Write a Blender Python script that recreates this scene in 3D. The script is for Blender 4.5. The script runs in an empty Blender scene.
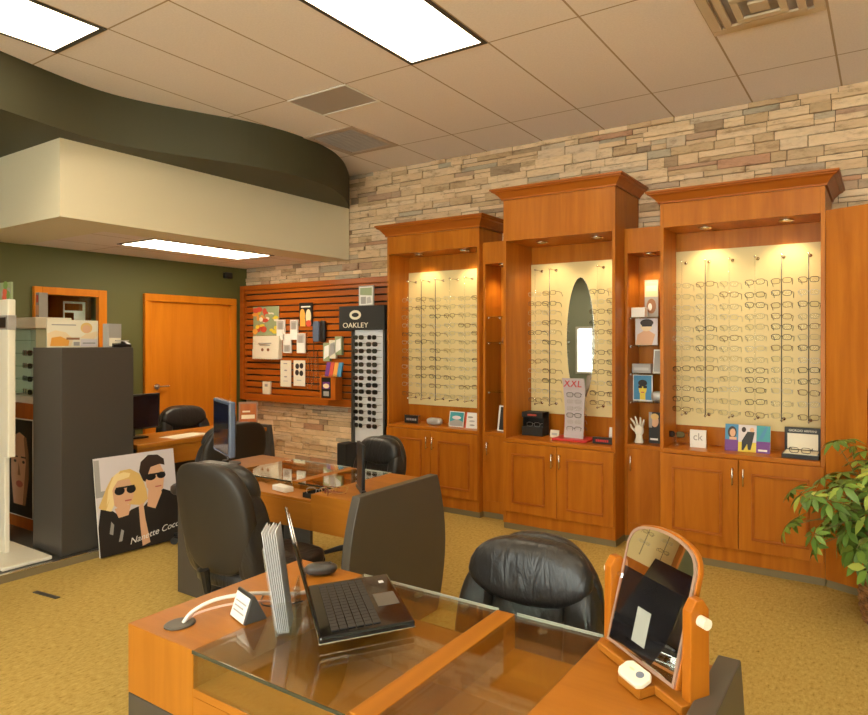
import bpy, math, random
from mathutils import Vector, Matrix
PI = math.pi
R = math.radians
SC = bpy.context.scene
COL = SC.collection
random.seed(7)

# ------------------------------------------------------------------ camera, world, exposure
cam = bpy.data.cameras.new('camera'); camo = bpy.data.objects.new('camera', cam); COL.objects.link(camo)
camo.location = (0, 0, 1.55); camo.rotation_euler = (R(90), 0, R(30.01))
cam.sensor_width = 36; cam.sensor_fit = 'HORIZONTAL'; cam.lens = 621.5 / 868 * 36
cam.shift_x = -(528 - 434) / 868; cam.shift_y = -(357.5 - 341) / 868; cam.clip_start = .02
SC.camera = camo
SC.view_settings.view_transform = 'Standard'; SC.view_settings.look = 'None'
SC.view_settings.exposure = 1.1; SC.view_settings.gamma = 1; SC.view_settings.use_curve_mapping = False
w = bpy.data.worlds.new('World'); SC.world = w; w.use_nodes = True
w.node_tree.nodes['Background'].inputs[0].default_value = (1.0, .96, .90, 1)
w.node_tree.nodes['Background'].inputs[1].default_value = 4.8
sun = bpy.data.lights.new('sun', 'SUN'); sun.energy = 7.0; sun.angle = R(1.0); sun.color = (1.0, .90, .74)
suno = bpy.data.objects.new('sun', sun); COL.objects.link(suno); suno.rotation_euler = (R(42), 0, R(8)); suno.location = (0, -6, 6)   # through the shop windows behind the camera
L_PANEL = 4.6        # radiance of the fluorescent panels
L_SPOT = 4.2        # watts of the cabinet puck lights

# ------------------------------------------------------------------ materials
def nt(m):
    m.use_nodes = True
    return m.node_tree.nodes, m.node_tree.links, m.node_tree.nodes['Principled BSDF']
def mat(name, c, rough=.5, metal=0, spec=.5, emit=0, coat=0):
    m = bpy.data.materials.new(name); n, l, p = nt(m)
    p.inputs['Base Color'].default_value = (*c, 1); p.inputs['Roughness'].default_value = rough
    p.inputs['Metallic'].default_value = metal; p.inputs['Specular IOR Level'].default_value = spec
    p.inputs['Coat Weight'].default_value = coat
    if emit:
        p.inputs['Emission Color'].default_value = (*c, 1); p.inputs['Emission Strength'].default_value = emit
    return m
def ramp(n, stops):
    r = n.new('ShaderNodeValToRGB'); e = r.color_ramp.elements
    while len(e) < len(stops): e.new(.5)
    for q, (p, c) in zip(e, stops): q.position = p; q.color = (*c, 1)
    return r
def bump(n, l, p, src, strength, dist=.01):
    b = n.new('ShaderNodeBump'); b.inputs['Strength'].default_value = strength; b.inputs['Distance'].default_value = dist
    l.new(src, b.inputs['Height']); l.new(b.outputs[0], p.inputs['Normal'])
def wood(name, a, b, axis='z', rough=.32, sc=1.0):
    m = bpy.data.materials.new(name); n, l, p = nt(m)
    tc = n.new('ShaderNodeTexCoord'); mp = n.new('ShaderNodeMapping'); oi = n.new('ShaderNodeObjectInfo')
    s = {'x': (1.1, 14, 14), 'y': (14, 1.1, 14), 'z': (14, 14, 1.1)}[axis]
    mp.inputs['Scale'].default_value = tuple(v * sc for v in s)
    ml = n.new('ShaderNodeMath'); ml.operation = 'MULTIPLY'; ml.inputs[1].default_value = 31
    l.new(oi.outputs['Random'], ml.inputs[0]); l.new(ml.outputs[0], mp.inputs['Location'])
    l.new(tc.outputs['Object'], mp.inputs[0])
    ns = n.new('ShaderNodeTexNoise'); ns.inputs['Scale'].default_value = 1.0; ns.inputs['Detail'].default_value = 5
    ns.inputs['Roughness'].default_value = .6; ns.inputs['Distortion'].default_value = .6
    l.new(mp.outputs[0], ns.inputs[0])
    r = ramp(n, [(.28, a), (.72, b)]); l.new(ns.outputs[0], r.inputs[0]); l.new(r.outputs[0], p.inputs['Base Color'])
    p.inputs['Roughness'].default_value = rough; p.inputs['Coat Weight'].default_value = .03; p.inputs['Specular IOR Level'].default_value = .22; p.inputs['Coat Roughness'].default_value = .2
    return m
def glass(name, tint=(.93, .97, .95), lo=.05, hi=.75):
    m = bpy.data.materials.new(name); m.use_nodes = True; n = m.node_tree.nodes; l = m.node_tree.links; n.clear()
    o = n.new('ShaderNodeOutputMaterial'); t = n.new('ShaderNodeBsdfTransparent'); t.inputs[0].default_value = (*tint, 1)
    g = n.new('ShaderNodeBsdfGlossy'); g.inputs['Roughness'].default_value = .015; g.inputs[0].default_value = (.95, .97, .96, 1)
    lw = n.new('ShaderNodeLayerWeight'); lw.inputs[0].default_value = .5
    pw = n.new('ShaderNodeMath'); pw.operation = 'POWER'; pw.inputs[1].default_value = 3.0; l.new(lw.outputs['Facing'], pw.inputs[0])
    mr = n.new('ShaderNodeMapRange'); mr.inputs[3].default_value = lo; mr.inputs[4].default_value = hi; l.new(pw.outputs[0], mr.inputs[0])
    mx = n.new('ShaderNodeMixShader'); l.new(mr.outputs[0], mx.inputs[0]); l.new(t.outputs[0], mx.inputs[1]); l.new(g.outputs[0], mx.inputs[2])
    l.new(mx.outputs[0], o.inputs[0]); return m

W_A, W_B = (.355, .100, .007), (.51, .168, .013)
M = {}
M['wood'] = wood('cherry_wood', W_A, W_B, 'z')
M['wood_x'] = wood('cherry_wood_long', W_A, W_B, 'x')
M['wood_y'] = wood('cherry_wood_cross', W_A, W_B, 'y')
M['wood_red'] = wood('red_cherry_wood', (.36, .080, .008), (.50, .13, .013), 'z')
M['wood_red_x'] = wood('red_cherry_wood_long', (.31, .068, .006), (.43, .11, .010), 'x')
M['crown'] = wood('crown_wood', (.32, .080, .009), (.44, .13, .014), 'x')
M['door_wood'] = wood('door_wood', (.56, .165, .008), (.68, .225, .013), 'z', sc=.7)
M['desk'] = wood('desk_wood', (.33, .112, .010), (.44, .165, .018), 'x', rough=.42)
M['desk_v'] = wood('desk_wood_upright', (.33, .112, .010), (.44, .165, .018), 'z', rough=.3)
M['desk_y'] = wood('desk_wood_cross', (.33, .112, .010), (.44, .165, .018), 'y', rough=.3)
M['grey'] = mat('charcoal_laminate', (.058, .050, .042), .42)
M['grey_light'] = mat('taupe_laminate', (.085, .074, .06), .42)
M['black'] = mat('black_plastic', (.012, .012, .013), .35)
M['black_matte'] = mat('black_matte', (.014, .013, .012), .7)
M['gloss_black'] = mat('gloss_black', (.008, .008, .01), .08, coat=.5)
M['metal'] = mat('brushed_metal', (.72, .70, .66), .25, 1)
M['dark_metal'] = mat('dark_metal', (.10, .095, .09), .4, .8)
M['white'] = mat('white_card', (.80, .78, .74), .5)
M['cream'] = mat('cream_laminate', (.78, .72, .58), .5)
M['ivory'] = mat('ivory_plastic', (.80, .75, .62), .35)
M['board'] = mat('cream_display_board', (.72, .58, .29), .55)
M['mirror'] = mat('mirror_glass', (.86, .88, .87), .012, 1)
M['glass'] = glass('clear_glass')
M['lens'] = glass('clear_lens', (.97, .97, .95), .005, .25)
M['acrylic'] = glass('clear_acrylic', (.95, .96, .97), .06, .6)
M['olive'] = mat('olive_green_paint', (.100, .100, .026), .6)
M['olive_dark'] = mat('dark_olive_paint', (.062, .060, .030), .62)
M['soffit'] = mat('warm_white_paint', (.78, .70, .50), .7)
M['taupe'] = mat('taupe_base_strip', (.20, .155, .075), .7)
M['wallgrey'] = mat('grey_green_paint', (.34, .37, .29), .7)
M['red'] = mat('red_plastic', (.55, .03, .03), .4)
M['purple'] = mat('purple_print', (.16, .04, .25), .5)
M['blue'] = mat('blue_print', (.06, .25, .45), .5)
M['yellow'] = mat('yellow_print', (.75, .58, .05), .5)
M['skin'] = mat('skin_print', (.70, .40, .24), .5)
M['skin_d'] = mat('dark_skin_print', (.30, .13, .06), .5)
M['blond'] = mat('blond_print', (.72, .47, .16), .5)
M['blond_l'] = mat('light_blond_print', (.85, .66, .32), .5)
M['hair'] = mat('dark_hair_print', (.035, .018, .012), .5)
M['cloth_bk'] = mat('black_cloth_print', (.018, .014, .012), .5)
M['lilac'] = mat('pale_lilac_print', (.66, .60, .62), .5)
M['orange'] = mat('orange_print', (.80, .36, .06), .5)
M['peach'] = mat('peach_print', (.80, .62, .38), .5)
M['green'] = mat('green_print', (.16, .28, .06), .5)
M['sage'] = mat('sage_print', (.30, .36, .20), .5)
M['redp'] = mat('red_print', (.60, .08, .04), .5)
M['lip'] = mat('lip_print', (.50, .12, .09), .5)
M['greyp'] = mat('grey_print', (.35, .33, .31), .5)
M['paper'] = mat('white_paper', (.80, .80, .84), .5)
M['silver'] = mat('silver_plastic', (.48, .47, .46), .3, .4)
M['teal'] = mat('teal_print', (.05, .32, .36), .5)
M['screen'] = mat('dark_screen', (.010, .013, .03), .12, coat=.4)
M['blue_plastic'] = mat('blue_grey_plastic', (.10, .13, .20), .25)
M['pinkcable'] = mat('pink_cable', (.75, .48, .38), .45)
M['whitecable'] = mat('white_cable', (.80, .74, .68), .4)
M['platform'] = mat('dark_slate_floor', (.05, .048, .042), .35)
M['soil'] = mat('soil', (.03, .02, .012), .9)
M['stem'] = mat('green_brown_stem', (.16, .14, .05), .7)
M['shelfglass'] = glass('shelf_glass', (.85, .92, .88), .08, .7)

# black leather with creases
def leather():
    m = bpy.data.materials.new('black_leather'); n, l, p = nt(m)
    p.inputs['Base Color'].default_value = (.020, .019, .019, 1); p.inputs['Roughness'].default_value = .36
    tc = n.new('ShaderNodeTexCoord'); ns = n.new('ShaderNodeTexNoise'); ns.inputs['Scale'].default_value = 9; ns.inputs['Detail'].default_value = 3
    ns.inputs['Distortion'].default_value = 1.2
    mp = n.new('ShaderNodeMapping'); mp.inputs['Scale'].default_value = (2.2, 1, .8); l.new(tc.outputs['Object'], mp.inputs[0]); l.new(mp.outputs[0], ns.inputs[0])
    bump(n, l, p, ns.outputs[0], .22, .03)
    return m
M['leather'] = leather()
M['leather_back'] = mat('dark_upholstery', (.020, .016, .012), .5)
# carpet
def carpet():
    m = bpy.data.materials.new('gold_carpet'); n, l, p = nt(m)
    tc = n.new('ShaderNodeTexCoord'); ns = n.new('ShaderNodeTexNoise'); ns.inputs['Scale'].default_value = 60; ns.inputs['Detail'].default_value = 6; ns.inputs['Roughness'].default_value = .75
    mp = n.new('ShaderNodeMapping'); mp.inputs['Scale'].default_value = (1.0, .55, 1); l.new(tc.outputs['Object'], mp.inputs[0]); l.new(mp.outputs[0], ns.inputs[0])
    r = ramp(n, [(.30, (.22, .13, .028)), (.43, (.46, .31, .080)), (.62, (.57, .40, .125)), (.8, (.70, .53, .20))]); l.new(ns.outputs[0], r.inputs[0])
    l.new(r.outputs[0], p.inputs['Base Color']); p.inputs['Roughness'].default_value = .95; p.inputs['Specular IOR Level'].default_value = .1
    bump(n, l, p, ns.outputs[0], .6, .012); return m
M['carpet'] = carpet()
# ceiling tiles (grid lines in the material)
def tiles():
    m = bpy.data.materials.new('ceiling_tiles'); n, l, p = nt(m)
    tc = n.new('ShaderNodeTexCoord'); sp = n.new('ShaderNodeSeparateXYZ'); l.new(tc.outputs['Object'], sp.inputs[0])
    def line(out, off, period, half):
        a = n.new('ShaderNodeMath'); a.operation = 'SUBTRACT'; a.inputs[1].default_value = off; l.new(out, a.inputs[0])
        b = n.new('ShaderNodeMath'); b.operation = 'PINGPONG'; b.inputs[1].default_value = period / 2; l.new(a.outputs[0], b.inputs[0])
        c = n.new('ShaderNodeMath'); c.operation = 'LESS_THAN'; c.inputs[1].default_value = half; l.new(b.outputs[0], c.inputs[0]); return c
    a = line(sp.outputs['X'], -.275, .6, .0065); b = line(sp.outputs['Y'], 1.885, 1.23, .005)
    mx = n.new('ShaderNodeMath'); mx.operation = 'MAXIMUM'; l.new(a.outputs[0], mx.inputs[0]); l.new(b.outputs[0], mx.inputs[1])
    ns = n.new('ShaderNodeTexNoise'); ns.inputs['Scale'].default_value = 90; ns.inputs['Detail'].default_value = 3; l.new(tc.outputs['Object'], ns.inputs[0])
    r = ramp(n, [(.3, (.82, .735, .69)), (.7, (.88, .795, .75))]); l.new(ns.outputs[0], r.inputs[0])
    mc = n.new('ShaderNodeMix'); mc.data_type = 'RGBA'; l.new(mx.outputs[0], mc.inputs['Factor']); l.new(r.outputs[0], mc.inputs['A']); mc.inputs['B'].default_value = (.46, .34, .23, 1)
    l.new(mc.outputs['Result'], p.inputs['Base Color']); p.inputs['Roughness'].default_value = .9; p.inputs['Specular IOR Level'].default_value = .15
    bump(n, l, p, ns.outputs[0], .15, .004); return m
M['tiles'] = tiles()
def stone():
    m = bpy.data.materials.new('ledge_stone'); n, l, p = nt(m)
    g = n.new('ShaderNodeNewGeometry'); tc = n.new('ShaderNodeTexCoord')
    r = ramp(n, [(0, (.34, .24, .16)), (.06, (.55, .38, .22)), (.30, (.72, .52, .32)), (.60, (.82, .62, .40)), (.84, (.72, .55, .38)), (.92, (.45, .38, .28)), (1, (.55, .30, .18))])
    l.new(g.outputs['Random Per Island'], r.inputs[0])
    ns = n.new('ShaderNodeTexNoise'); ns.inputs['Scale'].default_value = 7; ns.inputs['Detail'].default_value = 6; ns.inputs['Roughness'].default_value = .7
    mp = n.new('ShaderNodeMapping'); mp.inputs['Scale'].default_value = (1, 1, 2.6); l.new(tc.outputs['Object'], mp.inputs[0]); l.new(mp.outputs[0], ns.inputs[0])
    r2 = ramp(n, [(.30, (.55, .46, .38)), (.46, (1, 1, 1)), (.75, (1.12, 1.1, 1.05))]); l.new(ns.outputs[0], r2.inputs[0])
    mc = n.new('ShaderNodeMix'); mc.data_type = 'RGBA'; mc.blend_type = 'MULTIPLY'; mc.inputs['Factor'].default_value = .85
    l.new(r.outputs[0], mc.inputs['A']); l.new(r2.outputs[0], mc.inputs['B']); l.new(mc.outputs['Result'], p.inputs['Base Color'])
    p.inputs['Roughness'].default_value = .85; p.inputs['Specular IOR Level'].default_value = .2
    n2 = n.new('ShaderNodeTexNoise'); n2.inputs['Scale'].default_value = 16; n2.inputs['Detail'].default_value = 5; l.new(mp.outputs[0], n2.inputs[0])
    bump(n, l, p, n2.outputs[0], .7, .02); return m
M['stone'] = stone()
M['mortar'] = mat('stone_joint', (.12, .08, .045), .9)
def diffuser(k=1):
    m = bpy.data.materials.new('prismatic_diffuser'); n, l, p = nt(m)
    tc = n.new('ShaderNodeTexCoord'); mp = n.new('ShaderNodeMapping'); mp.inputs['Scale'].default_value = (1, .45, 1); l.new(tc.outputs['Object'], mp.inputs[0])
    ns = n.new('ShaderNodeTexNoise'); ns.inputs['Scale'].default_value = 8; ns.inputs['Detail'].default_value = 2; l.new(mp.outputs[0], ns.inputs[0])
    r = ramp(n, [(.45, (1.0, .88, .67)), (.68, (.95, .70, .36))]); l.new(ns.outputs[0], r.inputs[0])
    l.new(r.outputs[0], p.inputs['Emission Color']); p.inputs['Emission Strength'].default_value = L_PANEL * k
    p.inputs['Base Color'].default_value = (.8, .78, .7, 1); return m
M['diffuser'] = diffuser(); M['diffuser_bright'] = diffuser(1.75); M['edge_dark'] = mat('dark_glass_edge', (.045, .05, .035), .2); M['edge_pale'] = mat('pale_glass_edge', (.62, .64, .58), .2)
M['puck'] = mat('lit_bulb', (1.0, .85, .6), .5, emit=14)
def basketm():
    m = bpy.data.materials.new('wicker'); n, l, p = nt(m)
    tc = n.new('ShaderNodeTexCoord'); ns = n.new('ShaderNodeTexNoise'); ns.inputs['Scale'].default_value = 30; l.new(tc.outputs['Object'], ns.inputs[0])
    r = ramp(n, [(.3, (.12, .05, .015)), (.7, (.36, .18, .06))]); l.new(ns.outputs[0], r.inputs[0]); l.new(r.outputs[0], p.inputs['Base Color'])
    p.inputs['Roughness'].default_value = .6; return m
M['wicker'] = basketm()
def leafm():
    m = bpy.data.materials.new('variegated_leaf'); n, l, p = nt(m)
    g = n.new('ShaderNodeNewGeometry')
    r = ramp(n, [(0, (.07, .15, .02)), (.5, (.12, .23, .035)), (.8, (.20, .33, .05)), (1, (.45, .50, .09))]); l.new(g.outputs['Random Per Island'], r.inputs[0])
    l.new(r.outputs[0], p.inputs['Base Color']); p.inputs['Roughness'].default_value = .35; return m
M['leaf'] = leafm()

# ------------------------------------------------------------------ mesh builder
class MB:
    def __init__(s): s.v = []; s.f = []; s.m = []; s.k = 0
    def mi(s, k): s.k = k; return s
    def add(s, vs, fs):
        b = len(s.v); s.v += [tuple(v) for v in vs]
        for f in fs: s.f.append([b + i for i in f]); s.m.append(s.k)
        return s
    def box(s, x0, x1, y0, y1, z0, z1, rot=None):
        x0, x1 = min(x0, x1), max(x0, x1); y0, y1 = min(y0, y1), max(y0, y1); z0, z1 = min(z0, z1), max(z0, z1)
        vs = [Vector(p) for p in ((x0, y0, z0), (x1, y0, z0), (x1, y1, z0), (x0, y1, z0), (x0, y0, z1), (x1, y0, z1), (x1, y1, z1), (x0, y1, z1))]
        if rot: vs = [rot @ v for v in vs]
        return s.add(vs, [(0, 3, 2, 1), (4, 5, 6, 7), (0, 1, 5, 4), (1, 2, 6, 5), (2, 3, 7, 6), (3, 0, 4, 7)])
    def prism(s, pts, d):                      # pts: 3D outline (counter-clockwise seen from the side away from d), d: extrusion vector
        n = len(pts); d = Vector(d); a = [Vector(p) for p in pts]; b = [p + d for p in a]
        fs = [tuple(range(n))[::-1], tuple(range(n, 2 * n))] + [(i, (i + 1) % n, n + (i + 1) % n, n + i) for i in range(n)]
        return s.add(a + b, fs)
    def poly(s, pts): return s.add(pts, [tuple(range(len(pts)))])
    def cyl(s, p0, p1, r0, r1=None, n=12):
        r1 = r0 if r1 is None else r1; p0, p1 = Vector(p0), Vector(p1); d = (p1 - p0).normalized()
        u = d.orthogonal().normalized(); w_ = d.cross(u); vs = []
        for p, r in ((p0, r0), (p1, r1)): vs += [p + (u * math.cos(t) + w_ * math.sin(t)) * r for t in (2 * PI * i / n for i in range(n))]
        return s.add(vs, [(i, (i + 1) % n, n + (i + 1) % n, n + i) for i in range(n)] + [tuple(range(n))[::-1], tuple(range(n, 2 * n))])
    def tube(s, pts, r, n=8, closed=False):
        P = [Vector(p) for p in pts]; N = len(P); vs = []; up = None
        for i, p in enumerate(P):
            a = P[(i - 1) % N] if (closed or i) else p; b = P[(i + 1) % N] if (closed or i < N - 1) else p
            d = (b - a).normalized()
            u = d.orthogonal().normalized() if up is None else (up - d * up.dot(d)).normalized()
            up = u; q = d.cross(u); rr = r[i] if isinstance(r, (list, tuple)) else r
            vs += [p + (u * math.cos(2 * PI * k / n) + q * math.sin(2 * PI * k / n)) * rr for k in range(n)]
        fs = []
        for i in range(N if closed else N - 1):
            j = (i + 1) % N
            fs += [(i * n + k, i * n + (k + 1) % n, j * n + (k + 1) % n, j * n + k) for k in range(n)]
        if not closed: fs += [tuple(range(n))[::-1], tuple(range((N - 1) * n, N * n))]
        return s.add(vs, fs)
    def lathe(s, prof, c=(0, 0, 0), n=24, sx=1, sy=1):
        vs = []; m_ = len(prof)
        for r, z in prof: vs += [(c[0] + r * sx * math.cos(2 * PI * k / n), c[1] + r * sy * math.sin(2 * PI * k / n), c[2] + z) for k in range(n)]
        fs = [(i * n + k, i * n + (k + 1) % n, (i + 1) * n + (k + 1) % n, (i + 1) * n + k) for i in range(m_ - 1) for k in range(n)]
        fs += [tuple(range(n))[::-1], tuple(range((m_ - 1) * n, m_ * n))]
        return s.add(vs, fs)
    def sell(s, c, size, e1=.5, e2=.5, warp=None, nu=16, nv=36):
        # cushion: thickness along y, rounded-rectangle outline in xz
        a, b, h = size; c = Vector(c); vs = []; sg = lambda v, e: math.copysign(abs(v) ** e, v)
        for i in range(1, nu):
            ph = -PI / 2 + PI * i / nu; cp = abs(math.cos(ph)) ** e1; y = b * sg(math.sin(ph), e1)
            for k in range(nv):
                th = 2 * PI * k / nv
                q = Vector((a * cp * sg(math.cos(th), e2), y, h * cp * sg(math.sin(th), e2)))
                vs.append(q)
        vs += [Vector((0, -b, 0)), Vector((0, b, 0))]
        if warp: vs = [Vector(warp(q)) for q in vs]
        vs = [q + c for q in vs]; L = (nu - 1) * nv
        fs = [(i * nv + k, (i + 1) * nv + k, (i + 1) * nv + (k + 1) % nv, i * nv + (k + 1) % nv) for i in range(nu - 2) for k in range(nv)]
        fs += [(L, k, (k + 1) % nv) for k in range(nv)] + [(L + 1, (nu - 2) * nv + (k + 1) % nv, (nu - 2) * nv + k) for k in range(nv)]
        return s.add(vs, fs)
    def xf(s, mtx):
        s.v = [tuple(mtx @ Vector(v)) for v in s.v]; return s
    def mesh(s, name, mats, smooth=False):
        me = bpy.data.meshes.new(name); me.from_pydata(s.v, [], s.f); me.update()
        for m_ in (mats if isinstance(mats, (list, tuple)) else [mats]): me.materials.append(m_)
        for p, k in zip(me.polygons, s.m): p.material_index = k; p.use_smooth = smooth
        import bmesh
        bm = bmesh.new(); bm.from_mesh(me); bmesh.ops.recalc_face_normals(bm, faces=bm.faces); bm.to_mesh(me); bm.free()
        return me
    def build(s, name, mats, parent=None, bevel=0, smooth=False, loc=(0, 0, 0), rz=0):
        o = bpy.data.objects.new(name, s.mesh(name, mats, smooth)); COL.objects.link(o); o.location = loc; o.rotation_euler = (0, 0, rz)
        if parent: o.parent = parent
        if bevel:
            b = o.modifiers.new('edge', 'BEVEL'); b.width = bevel; b.segments = 2; b.limit_method = 'ANGLE'; b.angle_limit = R(40)
        return o
def tag(o, label, cat, group=None):
    o['label'] = label; o['category'] = cat
    if group: o['group'] = group
    return o
def struct(o): o['kind'] = 'structure'; return o
def thing(name, label, cat, loc=(0, 0, 0), rz=0, group=None, s=1):
    o = bpy.data.objects.new(name, None); COL.objects.link(o); o.empty_display_size = .1
    o.location = loc; o.rotation_euler = (0, 0, rz); o.scale = (s, s, s)
    return tag(o, label, cat, group)
def text(parent, body, size, loc, rot, m, ex=.0006, shear=0, name='lettering'):
    c = bpy.data.curves.new(name, 'FONT'); c.body = body; c.size = size; c.extrude = ex; c.align_x = 'CENTER'; c.align_y = 'CENTER'; c.shear = shear
    tmp = bpy.data.objects.new(name, c); COL.objects.link(tmp); bpy.context.view_layer.update()
    me = bpy.data.meshes.new_from_object(tmp.evaluated_get(bpy.context.evaluated_depsgraph_get())); bpy.data.objects.remove(tmp)
    me.materials.clear(); me.materials.append(m)
    o = bpy.data.objects.new(name, me); COL.objects.link(o); o.parent = parent; o.location = loc; o.rotation_euler = rot
    return o
def ell(cx, cz, rx, rz, n=20, a0=0, a1=2 * PI): return [(cx + rx * math.cos(a0 + (a1 - a0) * i / n), cz + rz * math.sin(a0 + (a1 - a0) * i / n)) for i in range(n + (0 if abs(a1 - a0 - 2 * PI) < 1e-6 else 1))]
def print_on(mb, w_, h_, shapes, x0=0, z0=0, y=-.0008, k0=0):
    # flat printed shapes (fractions of the sheet) facing -y, each a hair above the one before
    for i, (k, pts) in enumerate(shapes):
        mb.mi(k); mb.poly([(x0 + px * w_, y - .00025 * i, z0 + pz * h_) for px, pz in pts])
    return mb
ORD = 'zero first second third fourth fifth sixth seventh eighth ninth tenth eleventh twelfth thirteenth fourteenth'.split()
# ------------------------------------------------------------------ room shell
D = 4.88; XG = -6.82; HC = 3.343; YF = -3.4; XR = 3.2
struct(MB().box(XG - .1, XR + .1, YF - .1, D + .1, -.1, 0).build('floor', M['carpet']))
struct(MB().box(XG - .1, XR + .1, YF - .1, D + .1, HC, HC + .1).build('ceiling', M['tiles']))
wl = MB()                                                    # green wall with the interior window's opening
wl.box(XG - .12, XG, YF, 2.735, 0, HC); wl.box(XG - .12, XG, 3.22, D + .1, 0, HC); wl.box(XG - .12, XG, 2.735, 3.22, 0, 1.40); wl.box(XG - .12, XG, 2.735, 3.22, 1.99, HC)
struct(wl.build('wall_left', M['olive']))
struct(MB().box(XR, XR + .12, YF, D, 0, HC).build('wall_right', M['wallgrey']))
# front wall with windows behind the camera
wf = MB(); ops = [(-6.20, -5.74, .80, 1.88), (-3.4, -.9, .2, 2.75), (-.3, 2.5, .2, 2.75)]; x = XG
for (a, b, c, d) in ops:
    wf.box(x, a, YF - .12, YF, 0, HC); wf.box(a, b, YF - .12, YF, 0, c); wf.box(a, b, YF - .12, YF, d, HC); x = b
wf.box(x, XR, YF - .12, YF, 0, HC); struct(wf.build('wall_front', M['wallgrey']))
for i, (a, b, c, d) in enumerate(ops):
    t = bpy.data.objects.new(f'window_{i + 2}', None); COL.objects.link(t); struct(t)
    fr = MB(); fr.box(a, a + .05, YF - .1, YF + .02, c, d); fr.box(b - .05, b, YF - .1, YF + .02, c, d); fr.box(a + .05, b - .05, YF - .1, YF + .02, c, c + .05); fr.box(a + .05, b - .05, YF - .1, YF + .02, d - .05, d)
    fr.build('window_frame', M['white'], t); MB().box(a + .05, b - .05, YF - .06, YF - .052, c + .05, d - .05).build('pane', M['glass'], t)
# stone wall: every stone a block of its own depth in one veneer
sw = MB(); sw.mi(1).box(XG, XR, D + .012, D + .1, 0, HC); sw.mi(0)
z = 0; rs = random.Random(3)
while z < HC - .01:
    h = rs.choice((.035, .045, .055, .065, .075, .085)) if z > 1.5 else rs.choice((.03, .038, .045, .055, .065))
    h = min(h, HC - z); x = XG - rs.random() * .2
    while x < 1.2:
        l_ = rs.uniform(.10, .42); a, b = max(x, XG), min(x + l_, XR)
        if b - a > .02:
            d0 = rs.uniform(-.012, .010)
            if h > .07 and rs.random() < .4:
                c_ = z + h * rs.uniform(.4, .6)
                sw.box(a + .002, b - .002, D + d0, D + .02, z + .002, c_ - .0015); sw.box(a + .002, b - .002, D + rs.uniform(-.012, .01), D + .02, c_ + .0015, z + h - .002)
            else: sw.box(a + .002, b - .002, D + d0, D + .02, z + .002, z + h - .002)
        x += l_
    z += h
struct(sw.build('wall_back', [M['stone'], M['mortar']], bevel=.003))
# raised dark floor at the left with metal edge
struct(MB().box(XG, -4.90, YF, 2.62, 0, .047).build('floor_platform', M['platform']))
struct(MB().box(-4.925, -4.893, YF, 2.62, .047, .053).build('trim_3', M['metal']))
struct(MB().box(-4.90, -4.888, YF, 2.62, 0, .046).build('trim_4', M['taupe']))
# curved bulkhead
cp = [(-4.4, -3.4), (-4.2, -2), (-4.15, -.8), (-4.3, .3), (-4.58, 1.15), (-4.76, 1.75), (-4.86, 2.15), (-4.87, 2.4), (-4.80, 2.65), (-4.66, 2.95), (-4.52, 3.25), (-4.45, 3.55), (-4.455, 3.85), (-4.53, 4.15), (-4.68, 4.42), (-4.86, 4.65), (-5.05, 4.868)]
def catmull(P, k=6):
    out = []
    for i in range(len(P) - 1):
        p0, p1, p2, p3 = (Vector(P[max(0, min(len(P) - 1, j))]) for j in (i - 1, i, i + 1, i + 2))
        for q in range(k):
            t = q / k; out.append(.5 * (2 * p1 + (p2 - p0) * t + (2 * p0 - 5 * p1 + 4 * p2 - p3) * t * t + (3 * p1 - p0 - 3 * p2 + p3) * t ** 3))
    return out + [Vector(P[-1])]
cc = catmull(cp); pl = [(p.x, p.y, 2.985) for p in cc] + [(XG, 4.868, 2.985), (XG, -3.4, 2.985)]
struct(MB().prism(pl, (0, 0, HC - 2.985)).build('trim_1', M['olive_dark']))
# white soffit box with its recessed tile panel
ZS = 2.43; SX = -5.052; SY = 2.145
so = MB(); so.box(XG, SX, SY, 2.62, ZS, 2.985); so.box(-5.45, SX, 2.62, 4.866, ZS, 2.985); so.box(XG, -5.45, 2.62, 4.866, ZS + .012, 2.985)
struct(so.build('trim_2', M['soffit']))
struct(MB().box(XG, -5.45, 2.62, 4.866, ZS + .004, ZS + .012).build('ceiling_soffit_panel', M['tiles'])).location = (0, 0, 0)
# baseboard under the stone
struct(MB().box(XG, -4.15, D - .03, D - .013, 0, .08).build('baseboard_back', M['taupe']))
# door in the green wall
t = bpy.data.objects.new('door_1', None); COL.objects.link(t); t.location = (XG, 0, 0); struct(t)
c = MB(); c.box(0, .05, 3.655, 3.725, 0, 1.975); c.box(0, .05, 4.645, 4.72, 0, 1.975); c.box(0, .05, 3.655, 4.72, 1.975, 2.055)
c.build('door_casing', M['door_wood'], t, bevel=.006)
c = MB(); c.box(0, .012, 3.725, 4.645, .01, 1.975); c.build('door_leaf', M['door_wood'], t, bevel=.002)
c = MB(); c.cyl((.012, 3.79, 1.06), (.03, 3.79, 1.06), .03, n=20); c.cyl((.03, 3.79, 1.06), (.065, 3.79, 1.06), .011); c.cyl((.06, 3.785, 1.06), (.06, 3.90, 1.06), .010)
c.build('door_handle', M['metal'], t)
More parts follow.
